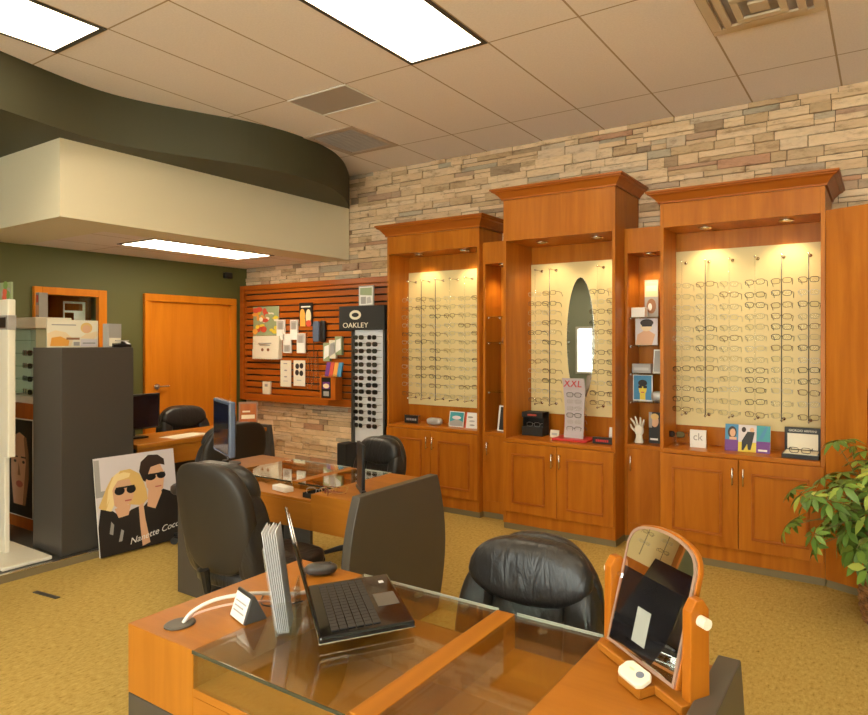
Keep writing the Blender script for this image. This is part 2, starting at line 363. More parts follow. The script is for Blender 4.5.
# interior window: wooden frame, pane and the dark wooden room behind it
t = bpy.data.objects.new('window_1', None); COL.objects.link(t); t.location = (XG, 0, 0); struct(t)
c = MB(); c.box(-.02, .04, 2.675, 2.74, 1.34, 2.055); c.box(-.02, .04, 3.215, 3.29, 1.34, 2.055); c.box(-.02, .04, 2.74, 3.215, 1.985, 2.055); c.box(-.02, .04, 2.74, 3.215, 1.34, 1.41)
c.build('window_frame', M['door_wood'], t, bevel=.004)
MB().box(-.06, -.054, 2.735, 3.22, 1.40, 1.99).build('pane', M['glass'], t)
c = MB(); c.box(-1.4, -1.38, 2.2, 3.9, .9, 2.5); c.box(-1.38, -.125, 2.2, 2.22, .9, 2.5); c.box(-1.38, -.125, 3.88, 3.9, .9, 2.5); c.box(-1.4, -.125, 2.2, 3.9, 2.5, 2.52); c.box(-1.4, -.125, 2.2, 3.9, .88, .9)
c.build('back_room', M['wood_red'], t)
c = MB(); c.box(-.16, -.15, 2.99, 3.0, 1.5, 1.93); c.box(-.16, -.15, 3.16, 3.18, 1.5, 1.93); c.box(-.16, -.15, 2.99, 3.18, 1.92, 1.94); c.box(-.16, -.15, 2.99, 3.18, 1.83, 1.85); c.box(-.152, -.15, 3.08, 3.16, 1.5, 1.83)
c.build('white_frame', M['white'], t)

# ------------------------------------------------------------------ ceiling fixtures
def troffer(x0, y0, z, label, seen=True, lx=.6, ly=1.23, dm='diffuser'):
    t = thing('ceiling_light', label, 'light', (x0 + lx / 2, y0 + ly / 2, z), group='fluorescent ceiling lights')
    a, b = lx / 2 - .004, ly / 2 - .004; f = MB(); e = .028
    f.box(-a, a, -b, -b + e, -.006, .0); f.box(-a, a, b - e, b, -.006, 0); f.box(-a, -a + e, -b + e, b - e, -.006, 0); f.box(a - e, a, -b + e, b - e, -.006, 0)
    f.build('light_frame', M['dark_metal'] if seen else M['white'], t); MB().box(-a + e, a - e, -b + e, b - e, -.004, -.0005).build('diffuser', M[dm], t)
troffer(-4.475, .655, HC, 'bright ceiling light panel above the curved olive bulkhead, near the white tower')
troffer(-2.675, 1.885, HC, 'bright ceiling light panel in the tile ceiling above the glass topped desks')
troffer(-6.07, 3.02, ZS + .004, 'fluorescent light panel under the white soffit by the wooden door', dm='diffuser_bright')
for q, (a, b) in enumerate([(-.875, .04), (.325, 1.885), (-2.675, -1.8), (-.875, -2.4), (1.525, -1.2), (-4.075, -1.2)]):  # unseen fill panels, added to brighten the room
    troffer(a, b, HC, ['added unseen fill light panel over the front desk', 'added unseen fill light panel towards the angled wood panel', 'added unseen fill light panel near the shop window', 'added unseen fill light panel by the front wall',
                       'added unseen fill light panel by the grey wall', 'added unseen fill light panel beside the bulkhead near the shop front'][q], False)
troffer(-6.3, -2.7, 2.985, 'added unseen fill light panel under the dark bulkhead near the small window', False)  # unseen panel added to brighten the wall reflected in the oval mirror
M['vent'] = mat('grey_vent', (.42, .37, .34), .5); M['vent_in'] = mat('vent_mesh', (.30, .27, .27), .6)
t = thing('air_vent', 'plain grey return air grille in ceiling tile beyond the big light', 'vent', (-3.575, 3.29, HC))
MB().box(-.29, .29, -.165, .165, -.004, 0).build('grille', M['vent'], t); f = MB(); f.box(-.3, .3, .155, .175, -.008, 0); f.box(-.3, .3, -.175, -.165, -.008, 0); f.box(.29, .3, -.165, .155, -.008, 0); f.box(-.3, -.29, -.165, .155, -.008, 0); f.build('vent_frame', M['white'], t)
t = thing('air_vent', 'framed square return vent in the ceiling beside the curved bulkhead', 'vent', (-4.15, 4.03, HC))
f = MB(); a = .29; e = .05
for (x0, x1, y0, y1) in ((-a, a, -a, -a + e), (-a, a, a - e, a), (-a, -a + e, -a + e, a - e), (a - e, a, -a + e, a - e)): f.box(x0, x1, y0, y1, -.012, 0)
f.build('vent_frame', mat('vent_frame_paint', (.52, .40, .31), .6), t, bevel=.004)
f = MB(); f.mi(0).box(-.24, .24, -.24, .24, -.002, 0)
for k in range(16): f.mi(1).box(-.24, .24, -.236 + k * .03, -.225 + k * .03, -.008, -.002)
f.build('grille', [M['vent_in'], M['vent']], t)
t = thing('air_diffuser', 'stepped square air diffuser in the ceiling above the plant-side cabinet', 'vent', (-.575, 3.39, HC))
f = MB(); M['diff_paint'] = mat('diffuser_paint', (.62, .50, .36), .5)
for k, (r0, r1, zz) in enumerate(((.295, .24, -.006), (.21, .17, -.03), (.13, .09, -.045))):
    for (x0, x1, y0, y1) in ((-r0, r0, -r0, -r1), (-r0, r0, r1, r0), (-r0, -r1, -r1, r1), (r1, r0, -r1, r1)): f.box(x0, x1, y0, y1, zz - .014, zz)
f.box(-.05, .05, -.05, .05, -.06, -.045); f.build('louver_rings', M['diff_paint'], t, bevel=.004)
MB().box(-.24, .24, -.24, .24, -.003, 0).build('back_plate', M['vent'], t)
f = MB(); f.cyl((0, 0, -.045), (0, 0, 0), .012); f.cyl((.19, 0, -.03), (.19, 0, 0), .01); f.cyl((-.19, 0, -.03), (-.19, 0, 0), .01); f.build('hanger', M['vent'], t)
c = MB(); c.box(-.0, .05, -.05, .05, -.035, .035); o = c.build('motion_sensor', M['black'], loc=(XG, 4.62, 2.33), bevel=.01)
tag(o, 'small black motion sensor on the green wall below the soffit corner', 'sensor')

# ------------------------------------------------------------------ wall display cabinets
def puck(t, x, y, z, on=True):
    p = MB(); p.lathe([(.030, -.001), (.048, -.001), (.048, -.010), (.040, -.012), (.030, -.006)], (x, y, z), 24); r_ = p.build('puck_light', M['metal'], t, smooth=True)
    MB().lathe([(.001, -.004), (.030, -.004), (.030, -.002), (.001, -.002)], (x, y, z), 20).build('bulb', M['puck'], r_)
    if on:
        l_ = bpy.data.lights.new('puck_lamp', 'SPOT'); l_.energy = L_SPOT; l_.color = (1, .78, .42); l_.spot_size = R(105); l_.spot_blend = .7; l_.shadow_soft_size = .03
        o = bpy.data.objects.new('puck_lamp', l_); COL.objects.link(o); o.parent = t; o.location = (x, y, z - .03); o.rotation_euler = (R(14), 0, 0)
def cove(t, x0, x1, yb, z0, z1, out, m, left=True, right=True, name='crown_molding'):
    # crown molding: a profile swept round the front and both ends (mitred)
    prof = [(0, 0), (.012, 0), (.012, .02), (.03, .035), (.05, .06), (.085, .075), (.085, 1)]
    H_ = z1 - z0; pr = [(0, 0), (.014, 0), (.014, .14), (.30, .30), (.62, .62), (.86, .72), (.86, .80), (1, .84), (1, 1), (0, 1)]
    pr = [(a * out if a > .02 else a, b * H_ + z0) for a, b in pr]; vs = []; n = len(pr)
    for (cx, cy, sx, sy) in ((x0, yb, -1, 0), (x0, 0, -1, -1), (x1, 0, 1, -1), (x1, yb, 1, 0)):
        for d, zz in pr: vs.append((cx + sx * d, cy + sy * d, zz))
    fs = [(i * n + k, i * n + (k + 1) % n, (i + 1) * n + (k + 1) % n, (i + 1) * n + k) for i in range(3) for k in range(n)] + [tuple(range(n)), tuple(range(3 * n, 4 * n))]
    return MB().add(vs, fs).build(name, m, t)
def door_front(t, x0, x1, z0, z1, hside, y=-.018, panel=True):
    d = MB(); d.box(x0 + .0025, x1 - .0025, y, 0, z0 + .0025, z1 - .0025); o = d.build('door', M['wood'], t, bevel=.002)
    if panel:
        f = MB(); a, b, c_, d_ = x0 + .085, x1 - .085, z0 + .075, z1 - .085
        if hside == 'r': b = x1 - .105; a = x0 + .09
        for q in ((a, b, c_, c_ + .018), (a, b, d_ - .018, d_), (a, a + .018, c_ + .018, d_ - .018), (b - .018, b, c_ + .018, d_ - .018)): f.box(q[0], q[1], y - .011, y - .0005, q[2], q[3])
        f.build('panel_molding', M['crown'], o, bevel=.006)
    hx = x1 - .035 if hside == 'r' else x0 + .035
    h = MB(); h.cyl((hx, y - .03, z1 - .17), (hx, y - .03, z1 - .055), .0055); h.cyl((hx, y - .03, z1 - .155), (hx, y, z1 - .155), .0045); h.cyl((hx, y - .03, z1 - .07), (hx, y, z1 - .07), .0045)
    h.build('handle', M['metal'], o, smooth=True)
def cabinet(name, label, X0, X1, Y, yboard, ztop, zcrown, zopen, zboard, zcount, two=True, crown=True, board=True, pucks=2):
    w_ = X1 - X0; dp = D - .015 - Y; yb = yboard - Y; T = .026; t = thing(name, label, 'cabinet', (X0, Y, 0))
    c = MB()
    c.box(0, T, 0, dp, .05, ztop); c.box(w_ - T, w_, 0, dp, .05, ztop)                 # sides
    c.box(T, w_ - T, 0, .022, zopen, ztop); c.box(T, w_ - T, .022, dp, ztop - .02, ztop)  # fascia, top
    c.box(T, w_ - T, .022, dp, zopen, zopen + .02)                                       # soffit of the niche
    c.box(T, w_ - T, yb, dp, .15, zopen)                                                # back
    c.box(T, w_ - T, .004, .02, .05, .15); c.box(T, w_ - T, .02, .3, .13, .15)
    c.build('carcass', M['wood'], t, bevel=.002)
    MB().box(.0, w_, .012, dp, 0, .05).build('toe_strip', M['taupe'], t)
    if crown: cove(t, 0, w_, dp, ztop, zcrown, .085, M['crown'])
    MB().box(T, w_ - T, -.006, yb, zcount - .03, zcount).build('counter', M['wood_x'], t, bevel=.003)
    if board: MB().box(T + .002, w_ - T - .002, yb - .012, yb, zboard[0], zboard[1]).build('display_board', M['board'], t)
    if two:
        m_ = w_ / 2 + .01; door_front(t, 0.004, m_, .15, zcount - .03, 'r'); door_front(t, m_, w_ - .004, .15, zcount - .03, 'l')
    else: door_front(t, T, w_ - T, .15, zcount - .03, 'l', -.004, False)
    for k in range(pucks): puck(t, w_ * ((.27, .77)[k] if pucks == 2 else .5), yb * (.42 if two else .3), zopen)
    return t
CL = cabinet('display_cabinet', 'cherry display cabinet with crown beside the tall sunglasses tower', -4.155, -3.085, 4.49, 4.78, 2.545, 2.648, 2.378, (.925, 2.225), .762)
CM = cabinet('display_cabinet', 'tallest cherry display cabinet with the oval mirror on its cream board', -2.755, -1.763, 4.36, 4.79, 2.712, 2.797, 2.376, (.92, 2.222), .748)
CR = cabinet('display_cabinet', 'cherry display cabinet with crown nearest the leafy potted plant', -1.408, -.337, 4.33, 4.64, 2.53, 2.612, 2.36, (.92, 2.222), .785)
def narrow(label, X0, X1, zc):
    t = cabinet('shelf_cabinet', label, X0, X1, 4.54, 4.80, 2.416, 0, 2.225, None, zc, two=False, crown=False, board=False, pucks=1)
    return t
N1 = narrow('narrow cherry shelf cabinet between the mirror cabinet and the tower-side cabinet', -3.083, -2.757, .755)
N2 = narrow('narrow cherry shelf cabinet between the mirror cabinet and the plant-side cabinet', -1.761, -1.410, .757)
for t, w_, zs in ((N1, .326, (1.766, 1.540, 1.104)), (N2, .351, (1.735, 1.518, 1.301, 1.084))):
    for zz in zs:
        s_ = MB(); s_.box(.028, w_ - .028, .03, .255, zz - .008, zz); o = s_.build('glass_shelf', M['shelfglass'], t)
        k = MB()
        for xx, sgn in ((.026, 1), (w_ - .026, -1)): k.cyl((xx, .045, zz - .012), (xx + sgn * .014, .045, zz - .012), .008, n=10); k.cyl((xx, .23, zz - .012), (xx + sgn * .014, .23, zz - .012), .008, n=10)
        k.build('shelf_pin', M['metal'], o, smooth=True)
# angled end unit with its lit niche
ang = R(-20); t = thing('corner_cabinet', 'tall plain cherry wood panel unit standing at an angle behind the plant', 'cabinet', (-.335, 4.325, 0), ang)
c = MB(); n0, n1, nz0, nz1 = .245, .60, .86, 1.262
c.box(0, n0, 0, .025, .05, 2.372); c.box(n1, 1.25, 0, .025, .05, 2.372); c.box(n0, n1, 0, .025, nz1, 2.372); c.box(n0, n1, 0, .025, .05, nz0)
c.box(n0 - .02, n0, .025, .30, nz0 - .02, nz1 + .02); c.box(n1, n1 + .02, .025, .30, nz0 - .02, nz1 + .02); c.box(n0, n1, .025, .30, nz1, nz1 + .02); c.box(n0, n1, .025, .30, nz0 - .02, nz0); c.box(n0 - .02, n1 + .02, .30, .32, nz0 - .02, nz1 + .02)
c.box(0, .02, .025, .35, .05, 2.372); c.box(1.23, 1.25, .025, .35, .05, 2.372); c.box(.02, 1.23, .025, .35, 2.352, 2.372)
c.build('carcass', M['wood'], t); MB().box(0, 1.25, .012, .3, 0, .05).build('toe_strip', M['taupe'], t); puck(t, .42, .15, nz1)
o = MB().lathe([(.001, 0), (.03, 0), (.03, .03), (.02, .05), (.045, .09), (.05, .10), (.001, .10)], n=16).build('niche_ornament', M['white'], loc=(-.343 + .31 * math.cos(ang) - .10 * math.sin(ang), 4.325 + .31 * math.sin(ang) + .10 * math.cos(ang), nz0), smooth=True)
tag(o, 'small white ornament in the lit niche of the angled wood panel', 'ornament')
# oval mirror on the middle board
t = thing('oval_mirror', 'frameless oval mirror on the cream board of the tallest cabinet', 'mirror', (-2.245, 4.776, 1.565))
prof = [(x_ , z_) for x_, z_ in [(.125 * math.cos(a) , .52 * math.sin(a)) for a in (2 * PI * i / 48 for i in range(48))]]
MB().prism([(x_, 0, z_) for x_, z_ in prof], (0, -.005, 0)).build('mirror_glass', M['mirror'], t)
MB().prism([(x_ * 1.03, .002, z_ * 1.008) for x_, z_ in prof], (0, -.004, 0)).build('backing', M['metal'], t)
# ------------------------------------------------------------------ desks
def bowed(x0, x1, y0, y1, z1, bow, n=10):
    ym, hw = (y0 + y1) / 2, (y1 - y0) / 2; zz = [z1 * i / n for i in range(n + 1)]
    f = lambda z: hw + bow * math.sin(PI * min(1, max(0, z / z1))) ** .9
    pts = [(x0, ym + f(z), z) for z in zz] + [(x0, ym - f(z), z) for z in zz[::-1]]
    return MB().prism(pts, (x1 - x0, 0, 0))
def glass_desk(label, loc, ledge=0.0, rz=0):
    t = thing('dispensing_desk', label, 'desk', loc, rz); B = .308; X2 = 1.192; Wd = 1.5; dp = .6; zt = .75; zf = .652
    MB().box(0, B, 0, dp, .558, zt).build('drawer_block', [M['desk_v']], t, bevel=.002)
    # the top of the block carries its grain along the desk
    MB().box(.001, B - .001, .001, dp - .001, zt, zt + .0012).build('block_top', M['desk'], t)
    MB().box(X2, Wd, 0, dp, .558, zt).build('drawer_block', M['desk'], t, bevel=.002)
    MB().box(.0, .30, .0, dp, 0, .557).build('pedestal', M['grey'], t, bevel=.003)
    MB().box(.302, .56, dp - .06, dp - .04, .12, .557).build('modesty_panel', M['grey'], t)
    y0 = ledge
    MB().box(B, X2, y0, dp, zf - .02, zf).build('display_floor', M['desk'], t, bevel=.001)
    for ya, za in ((0, zf - .021 if not ledge else .699), (dp - .02, zf - .021)): MB().box(B + .0005, X2 - .0005, ya, ya + .02, .558, za).build('apron', M['desk'], t, bevel=.001)
    if ledge: MB().box(B, X2, 0, ledge, .70, .716).build('front_ledge', M['desk'], t, bevel=.002)
    MB().box(.855, .918, y0 + .009, dp - .001, zf, zt + .0012).build('divider', M['desk_y'], t, bevel=.002)
    for xa, xb in ((B - .002, .8545), (.9185, X2)):
        MB().box(xa, xb, y0, dp + .008, zt - .0075, zt + .001).build('glass_top', M['glass'], t, bevel=.0015)
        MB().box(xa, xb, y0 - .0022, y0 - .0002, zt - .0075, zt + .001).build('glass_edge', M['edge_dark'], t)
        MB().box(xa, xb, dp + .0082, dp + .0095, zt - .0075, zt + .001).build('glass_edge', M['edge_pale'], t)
    g = MB().box(B + .001, X2 - .001, y0 + .001, y0 + .007, zf + .0005, zt - .008).build('glass_front', M['glass'], t)
    g = MB().box(B + .001, X2 - .001, dp - .007, dp - .001, zf + .0005, zt - .008).build('glass_back', M['glass'], t)
    bowed(Wd, Wd + .055, -.01, dp + .0, zt + .03, .075).build('end_panel', M['grey_light'], t, bevel=.004)
    return t
D1 = glass_desk('front glass topped wooden desk holding the open laptop and tilting mirror', (-1.86, .957, 0))
D2 = glass_desk('middle glass topped wooden desk with charcoal bowed end panel', (-3.80, 2.245, 0), ledge=.15)
t = thing('reception_desk', 'far orange wood desk under the soffit, with a paper lying on it', 'desk', (-5.53, 2.98, 0))
MB().box(0, .55, -.35, .80, .715, .75).build('desktop', M['desk_y'], t, bevel=.003)
a = MB(); a.box(.51, .53, -.34, .79, .56, .714); a.build('apron', M['desk_y'], t, bevel=.002)
bowed(0, .04, 0, .56, .77, .05).xf(Matrix.Translation((.0, .845, 0)) @ Matrix.Rotation(-PI / 2, 4, 'Z')).build('end_panel', M['grey'], t, bevel=.003)
MB().box(.05, .50, -.32, -.28, 0, .714).build('pedestal', M['grey'], t)
MB().box(.04, .06, -.279, .79, .1, .714).build('modesty_panel', M['grey'], t)

# ------------------------------------------------------------------ office chairs
def make_chair(label, loc, rz, s=1.0, back='leather', group=None, arms=False):
    t = thing('office_chair', label, 'chair', loc, rz, group, 1); t.scale = s if isinstance(s, tuple) else (s, s, s); LE = M['leather']
    lean = lambda q, k=.16: (q.x, q.y + k * (q.z) - .35 * q.x * q.x, q.z)
    def shellw(q):
        if back != 'leather':
            g = 1 - .14 * max(0, q.z / .25) ** 2 - .20 * max(0, -q.z / .25) ** 1.5
            return lean(Vector((q.x * g, q.y, q.z)))
        f = 1 - .40 * max(0, (q.z + .02) / .27) ** 2.0 if q.z > -.02 else 1 - .10 * min(1, (-q.z) / .25) ** 2
        q = Vector((q.x * f, q.y, q.z)); return lean(q)
    MB().sell((0, .275, .735), (.285, .035, .25), .35, .55, shellw).build('backrest', M['leather_back'] if back != 'leather' else LE, t, smooth=True)
    def headw(q):
        f = 1 - .34 * max(0, (q.z + .05) / .15) ** 2.0 if q.z > -.05 else 1.0
        x = q.x * f; z = q.z - (.05 * (1 - (x / .26) ** 2) if q.z < 0 else 0) * min(1, -q.z / .05 if q.z < 0 else 0)
        return lean(Vector((x, q.y * (1.0 - .0 * abs(x)), z)))
    MB().sell((0, .235, .892), (.255, .066, .090), .7, .55, headw).build('headrest', LE, t, smooth=True)
    MB().sell((0, .222, .635), (.158, .060, .19), .55, .4, lean).build('lumbar_cushion', LE, t, smooth=True)
    for sx in (-1, 1):
        def bolw(q, sx=sx):
            x = q.x + sx * .218; fx = 1 - .10 * max(0, q.z / .2) ** 2
            r_ = lean(Vector((x * fx, q.y, q.z))); return (r_[0] - sx * .218, r_[1], r_[2])
        MB().sell((sx * .218, .222, .655), (.070, .070, .215), .6, .5, bolw).build('side_bolster', LE, t, smooth=True)
    MB().sell((0, 0, 0), (.26, .055, .25), .55, .45).xf(Matrix.Translation((0, .0, .455)) @ Matrix.Rotation(R(90), 4, 'X')).build('seat', LE, t, smooth=True)
    for sx in ((-1, 1) if arms else ()):
        a = MB(); a.tube([(sx * .26, .20, .43), (sx * .325, .21, .47), (sx * .335, .20, .58), (sx * .33, .12, .625), (sx * .33, .0, .62)], [.014, .016, .018, .018, .016], 10)
        o = a.build('armrest', M['black'], t, smooth=True)
        MB().sell((sx * .33, .10, .637), (.03, .11, .014), .5, .5).build('arm_pad', LE, o, smooth=True)
    a = MB(); a.cyl((0, 0, .10), (0, 0, .41), .028, n=16); a.box(-.10, .10, -.10, .12, .385, .41); a.tube([(0, .10, .39), (0, .29, .40), (0, .31, .52)], .022, 8); a.build('gas_column', M['black'], t)
    b = MB(); cs = []
    for k in range(5):
        th = 2 * PI * k / 5 + .3; c_, s_ = math.cos(th), math.sin(th)
        b.tube([(0, 0, .115), (.15 * c_, .15 * s_, .105), (.29 * c_, .29 * s_, .075)], [.03, .024, .016], 8); cs.append((.29 * c_, .29 * s_, th))
    bo = b.build('star_base', M['black'], t, smooth=True)
    for x, y, th in cs:
        u = Vector((-math.sin(th), math.cos(th), 0)) * .022; p = Vector((x, y, .029)); MB().cyl(p - u, p + u, .029, n=14).build('caster', M['black'], bo)
    return t
make_chair('black leather office chair behind the front desk, facing the laptop side', (-1.02, 1.60, 0), R(3), .90)
make_chair('black office chair seen from behind, pulled up to the middle desk', (-2.645, 1.985, 0), R(182), (.86, 1.0, 1.02), 'dark')
make_chair('black leather chair behind the middle desk in front of the sunglasses tower', (-3.25, 3.22, 0), R(-8), .86, arms=True)
make_chair('black leather chair behind the far desk, in front of the wooden door', (-5.86, 3.66, 0), R(90 + 5), .92)
make_chair('black chair with dark back between the far desk and the standing monitor', (-4.50, 2.94, 0), R(-86), .95, 'dark')

# ------------------------------------------------------------------ eyeglasses
def rim(cx, rx, rz, n=18, e=.62):
    sg = lambda v: math.copysign(abs(v) ** e, v)
    return [(cx + rx * sg(math.cos(2 * PI * k / n)), 0, rz * sg(math.sin(2 * PI * k / n))) for k in range(n)]
FR_C = {'dark': (.020, .014, .010), 'brown': (.13, .055, .02), 'silver': (.50, .47, .42), 'gold': (.50, .34, .12), 'red': (.16, .02, .02), 'pale': (.36, .31, .20)}
FRM = {k: mat(k + '_frame', c, .3, .7 if k in ('silver', 'gold') else .1) for k, c in FR_C.items()}
LENS_D = mat('tinted_lens', (.02, .018, .016), .06, coat=.4)
def glasses_meshes(kind, sun=False):
    r = {'dark': .0020, 'brown': .0019, 'silver': .0014, 'gold': .0014, 'red': .0022, 'pale': .0015}[kind]; rx, rz = (.030, .021) if sun else (.0275, .0175)
    f = MB()
    for s_ in (-1, 1): f.tube([(x, 0, z) for x, y, z in rim(s_ * .036, rx, rz)], r, 5, True)
    f.tube([(-.0095, 0, .004), (0, -.002, .0075), (.0095, 0, .004)], r, 5)
    for s_ in (-1, 1): f.tube([(s_ * (.035 + rx - .001), 0, .006), (s_ * (.040 + rx), .004, .007)], r * 1.1, 5)
    fm = f.mesh('eyeglass_frame', FRM[kind], True); lm = []
    for s_ in (-1, 1): lm.append(MB().prism([(x, .0004, z) for x, y, z in rim(s_ * .036, rx - .0005, rz - .0005)], (0, -.0008, 0)).mesh('lens', LENS_D if sun else M['lens']))
    tm = []
    for s_ in (-1, 1):
        X_ = s_ * (.040 + rx); tm.append(MB().tube([(X_, .003, .007), (X_ + s_ * .002, .04, .008), (X_, .085, .004), (X_ - s_ * .004, .108, -.012), (X_ - s_ * .006, .118, -.026)], r * 1.0, 5).mesh('temple', FRM[kind], True))
    return fm, lm, tm
GM = {(k, s_): glasses_meshes(k, s_) for k in FR_C for s_ in (False, True) if not (s_ and k in ('pale',))}
def glasses(kind, label, group, loc, rz=0, sun=False, rx=0, cat='eyeglasses', tilt=0):
    fm, lm, tm = GM[(kind, sun)]; n_ = 'sunglasses' if sun else 'eyeglasses'
    o = bpy.data.objects.new(n_, fm); COL.objects.link(o); o.location = loc; o.rotation_euler = (rx, tilt, rz); tag(o, label, n_, group)
    for m_ in lm: q = bpy.data.objects.new('lens', m_); COL.objects.link(q); q.parent = o
    for m_ in tm: q = bpy.data.objects.new('temple', m_); COL.objects.link(q); q.parent = o
    return o
KL = {'dark': 'dark rimmed', 'brown': 'brown rimmed', 'silver': 'silver wire', 'gold': 'gold wire', 'red': 'dark red', 'pale': 'clear rimmed'}
rg = random.Random(11)
def rod(x, y, yb, z0, z1, label, group, clear):
    t = thing('display_rod', label, 'display rod', (x, y, 0), group=group)
    MB().cyl((0, 0, z0), (0, 0, z1), .0035, n=8).build('rod', M['acrylic'] if clear else M['dark_metal'], t, smooth=True)
    for zz in (z0 + .01, z1 - .01):
        b = MB(); b.cyl((0, 0, zz), (0, yb - y, zz), .004, n=8); b.cyl((0, yb - y - .006, zz), (0, yb - y, zz), .012, n=12); b.cyl((0, -.006, zz), (0, .006, zz), .007, n=10); b.build('standoff', M['metal'], t, smooth=True)
def fill(xs, y, yb, zs, z0, z1, kinds, where, side, group, clear=()):
    for i, x in enumerate(xs):
        rod(x, y, yb, z0, z1, f'{ORD[i + 1]} slim eyeglass rod from {side} in {where}', 'eyeglass rods', i in clear)
        for j, z in enumerate(zs):
            k = kinds[i][j % len(kinds[i])]
            glasses(k, f'{KL[k]} eyeglasses {ORD[j + 1]} down the {ORD[i + 1]} rod from {side}, {where}', group, (x, y - .006 - .0, z + rg.uniform(-.006, .006)), R(rg.uniform(-5, 5)), tilt=R(rg.uniform(-4, 4)))
zsR = [1.957, 1.875, 1.797, 1.718, 1.645, 1.572, 1.50, 1.425, 1.352, 1.28, 1.205, 1.125, 1.045]
P_, S_, K_, B_, G_ = 'pale', 'silver', 'dark', 'brown', 'gold'
fill([-1.304, -1.134, -.966, -.792, -.62, -.451], 4.515, 4.628, zsR, 1.0, 2.143,
     [[P_, P_, S_, P_, P_, S_, P_, P_, K_, P_, B_, K_, B_], [B_, P_, S_, P_, K_, P_, K_, P_, B_, S_, K_, P_, P_], [P_, B_, P_, S_, P_, B_, P_, G_, P_, P_, S_, P_, P_],
      [K_, K_, K_, P_, P_, P_, S_, P_, K_, K_, K_, K_, B_], [B_, K_, B_, B_, K_, K_, B_, P_, P_, P_, S_, P_, P_], [K_, S_, K_, P_, B_, P_, K_, S_, K_, K_, B_, S_, B_]],
     'plant-side cabinet', 'narrow shelves', 'eyeglasses in the plant-side cabinet', clear=(0, 2, 3))
zsM = [1.955, 1.87, 1.79, 1.705, 1.62, 1.54, 1.46, 1.38, 1.295, 1.21, 1.125, 1.05]
cyc = [[S_, B_, P_, S_, K_, S_, P_, B_, S_, P_, S_, B_], [B_, K_, S_, B_, P_, K_, S_, P_, B_, K_, S_, P_], [K_, S_, B_, K_, B_, S_, K_, B_, K_, S_, K_, B_], [P_, B_, K_, S_, B_, P_, B_, K_, B_, K_, B_, S_]]
fill([-2.615, -2.475], 4.65, 4.778, zsM, 1.0, 2.17, [cyc[0], cyc[1]], 'mirror cabinet', 'tower side', 'eyeglasses in the mirror cabinet', clear=(0,))
fill([-2.035, -1.885], 4.65, 4.778, zsM, 1.0, 2.17, [cyc[2], cyc[3]], 'mirror cabinet', 'oval mirror', 'eyeglasses in the mirror cabinet', clear=(0,))
zsL = [1.945, 1.868, 1.785, 1.70, 1.62, 1.54, 1.46, 1.38, 1.298, 1.215, 1.13, 1.035]
fill([-4.03, -3.86, -3.69, -3.52, -3.35, -3.20], 4.64, 4.768, zsL, .985, 2.14, [cyc[0], cyc[1], cyc[3], [S_, P_, B_, S_, S_, P_, G_, S_, P_, B_, S_, P_], [P_, S_, P_, B_, S_, P_, S_, P_, S_, P_, B_, S_], cyc[0][::-1]],
     'tower-side cabinet', 'tower', 'eyeglasses in the tower-side cabinet', clear=(0, 3, 4))
# ------------------------------------------------------------------ sunglasses tower
t = thing('sunglasses_tower', 'tall white sunglasses tower with a black header sign', 'display stand', (-4.45, 4.56, 0))
MB().box(-.20, .20, 0, .10, .08, 1.66).build('back_panel', mat('pale_grey_panel', (.80, .80, .83), .4), t, bevel=.003)
s_ = MB(); s_.box(-.225, -.201, -.03, .10, .0, 1.66); s_.box(.201, .225, -.03, .10, .0, 1.66); s_.build('side_rail', M['dark_metal'], t, bevel=.003)
MB().box(-.24, .24, -.06, .20, 0, .079).build('base', M['black'], t, bevel=.004)
hd = MB().box(-.375, .24, -.05, .12, 1.661, 1.90).build('header_sign', M['black_matte'], t, bevel=.004)
c = MB(); e0 = ell(0, 0, .078, .047, 32); e1 = ell(0, 0, .050, .022, 32)
vs = [(a, 0, b) for a, b in e0] + [(a, 0, b) for a, b in e1] + [(a, -.003, b) for a, b in e0] + [(a, -.003, b) for a, b in e1]
fs = [(64 + i, 64 + (i + 1) % 32, 96 + (i + 1) % 32, 96 + i) for i in range(32)] + [(i, (i + 1) % 32, 64 + (i + 1) % 32, 64 + i) for i in range(32)] + [(32 + i, 96 + i, 96 + (i + 1) % 32, 32 + (i + 1) % 32) for i in range(32)]
o = c.add(vs, fs).build('ring_emblem', M['cream'], hd); o.location = (-.145, -.0505, 1.81)
text(hd, 'OAKLEY', .072, (-.145, -.051, 1.705), (R(90), 0, 0), M['cream'], ex=.002).scale = (1.3, 1, 1)
for k in range(14):
    z = 1.585 - k * .067
    for i, x in enumerate((-.095, .085)):
        kk = ['dark', 'dark', 'brown', 'dark'][(k + i) % 4]
        MBp = None
        glasses(kk, f'{"brown" if kk == "brown" else "dark"} sunglasses {ORD[k + 1]} down the {"inner" if i else "outer"} column of the white tower', 'sunglasses on the white tower', (-4.45 + x, 4.50, z), R(rg.uniform(-12, 12)), True)
p = MB()
for k in range(14):
    for x in (-.095, .085): p.cyl((x, 0.0, 1.585 - k * .067 + .004), (x, -.062, 1.585 - k * .067 + .004), .004, n=6)
p.build('peg', M['acrylic'], t)['kind'] = 'stuff'
b = MB(); b.mi(0).box(0, .20, 0, .012, 0, .20)
print_on(b, .20, .20, [(1, [(.05, .05), (.95, .05), (.95, .95), (.05, .95)]), (2, [(.1, .55), (.9, .5), (.9, .9), (.1, .9)]), (3, [(.15, .1), (.5, .1), (.5, .45), (.15, .45)]), (4, [(.55, .1), (.88, .15), (.8, .45), (.55, .4)])])
tag(b.build('brochure', [M['greyp'], M['white'], M['sage'], M['greyp'], M['silver']], loc=(-4.59, 4.55, 1.9005)), 'small printed brochure standing on top of the black tower sign', 'brochure')

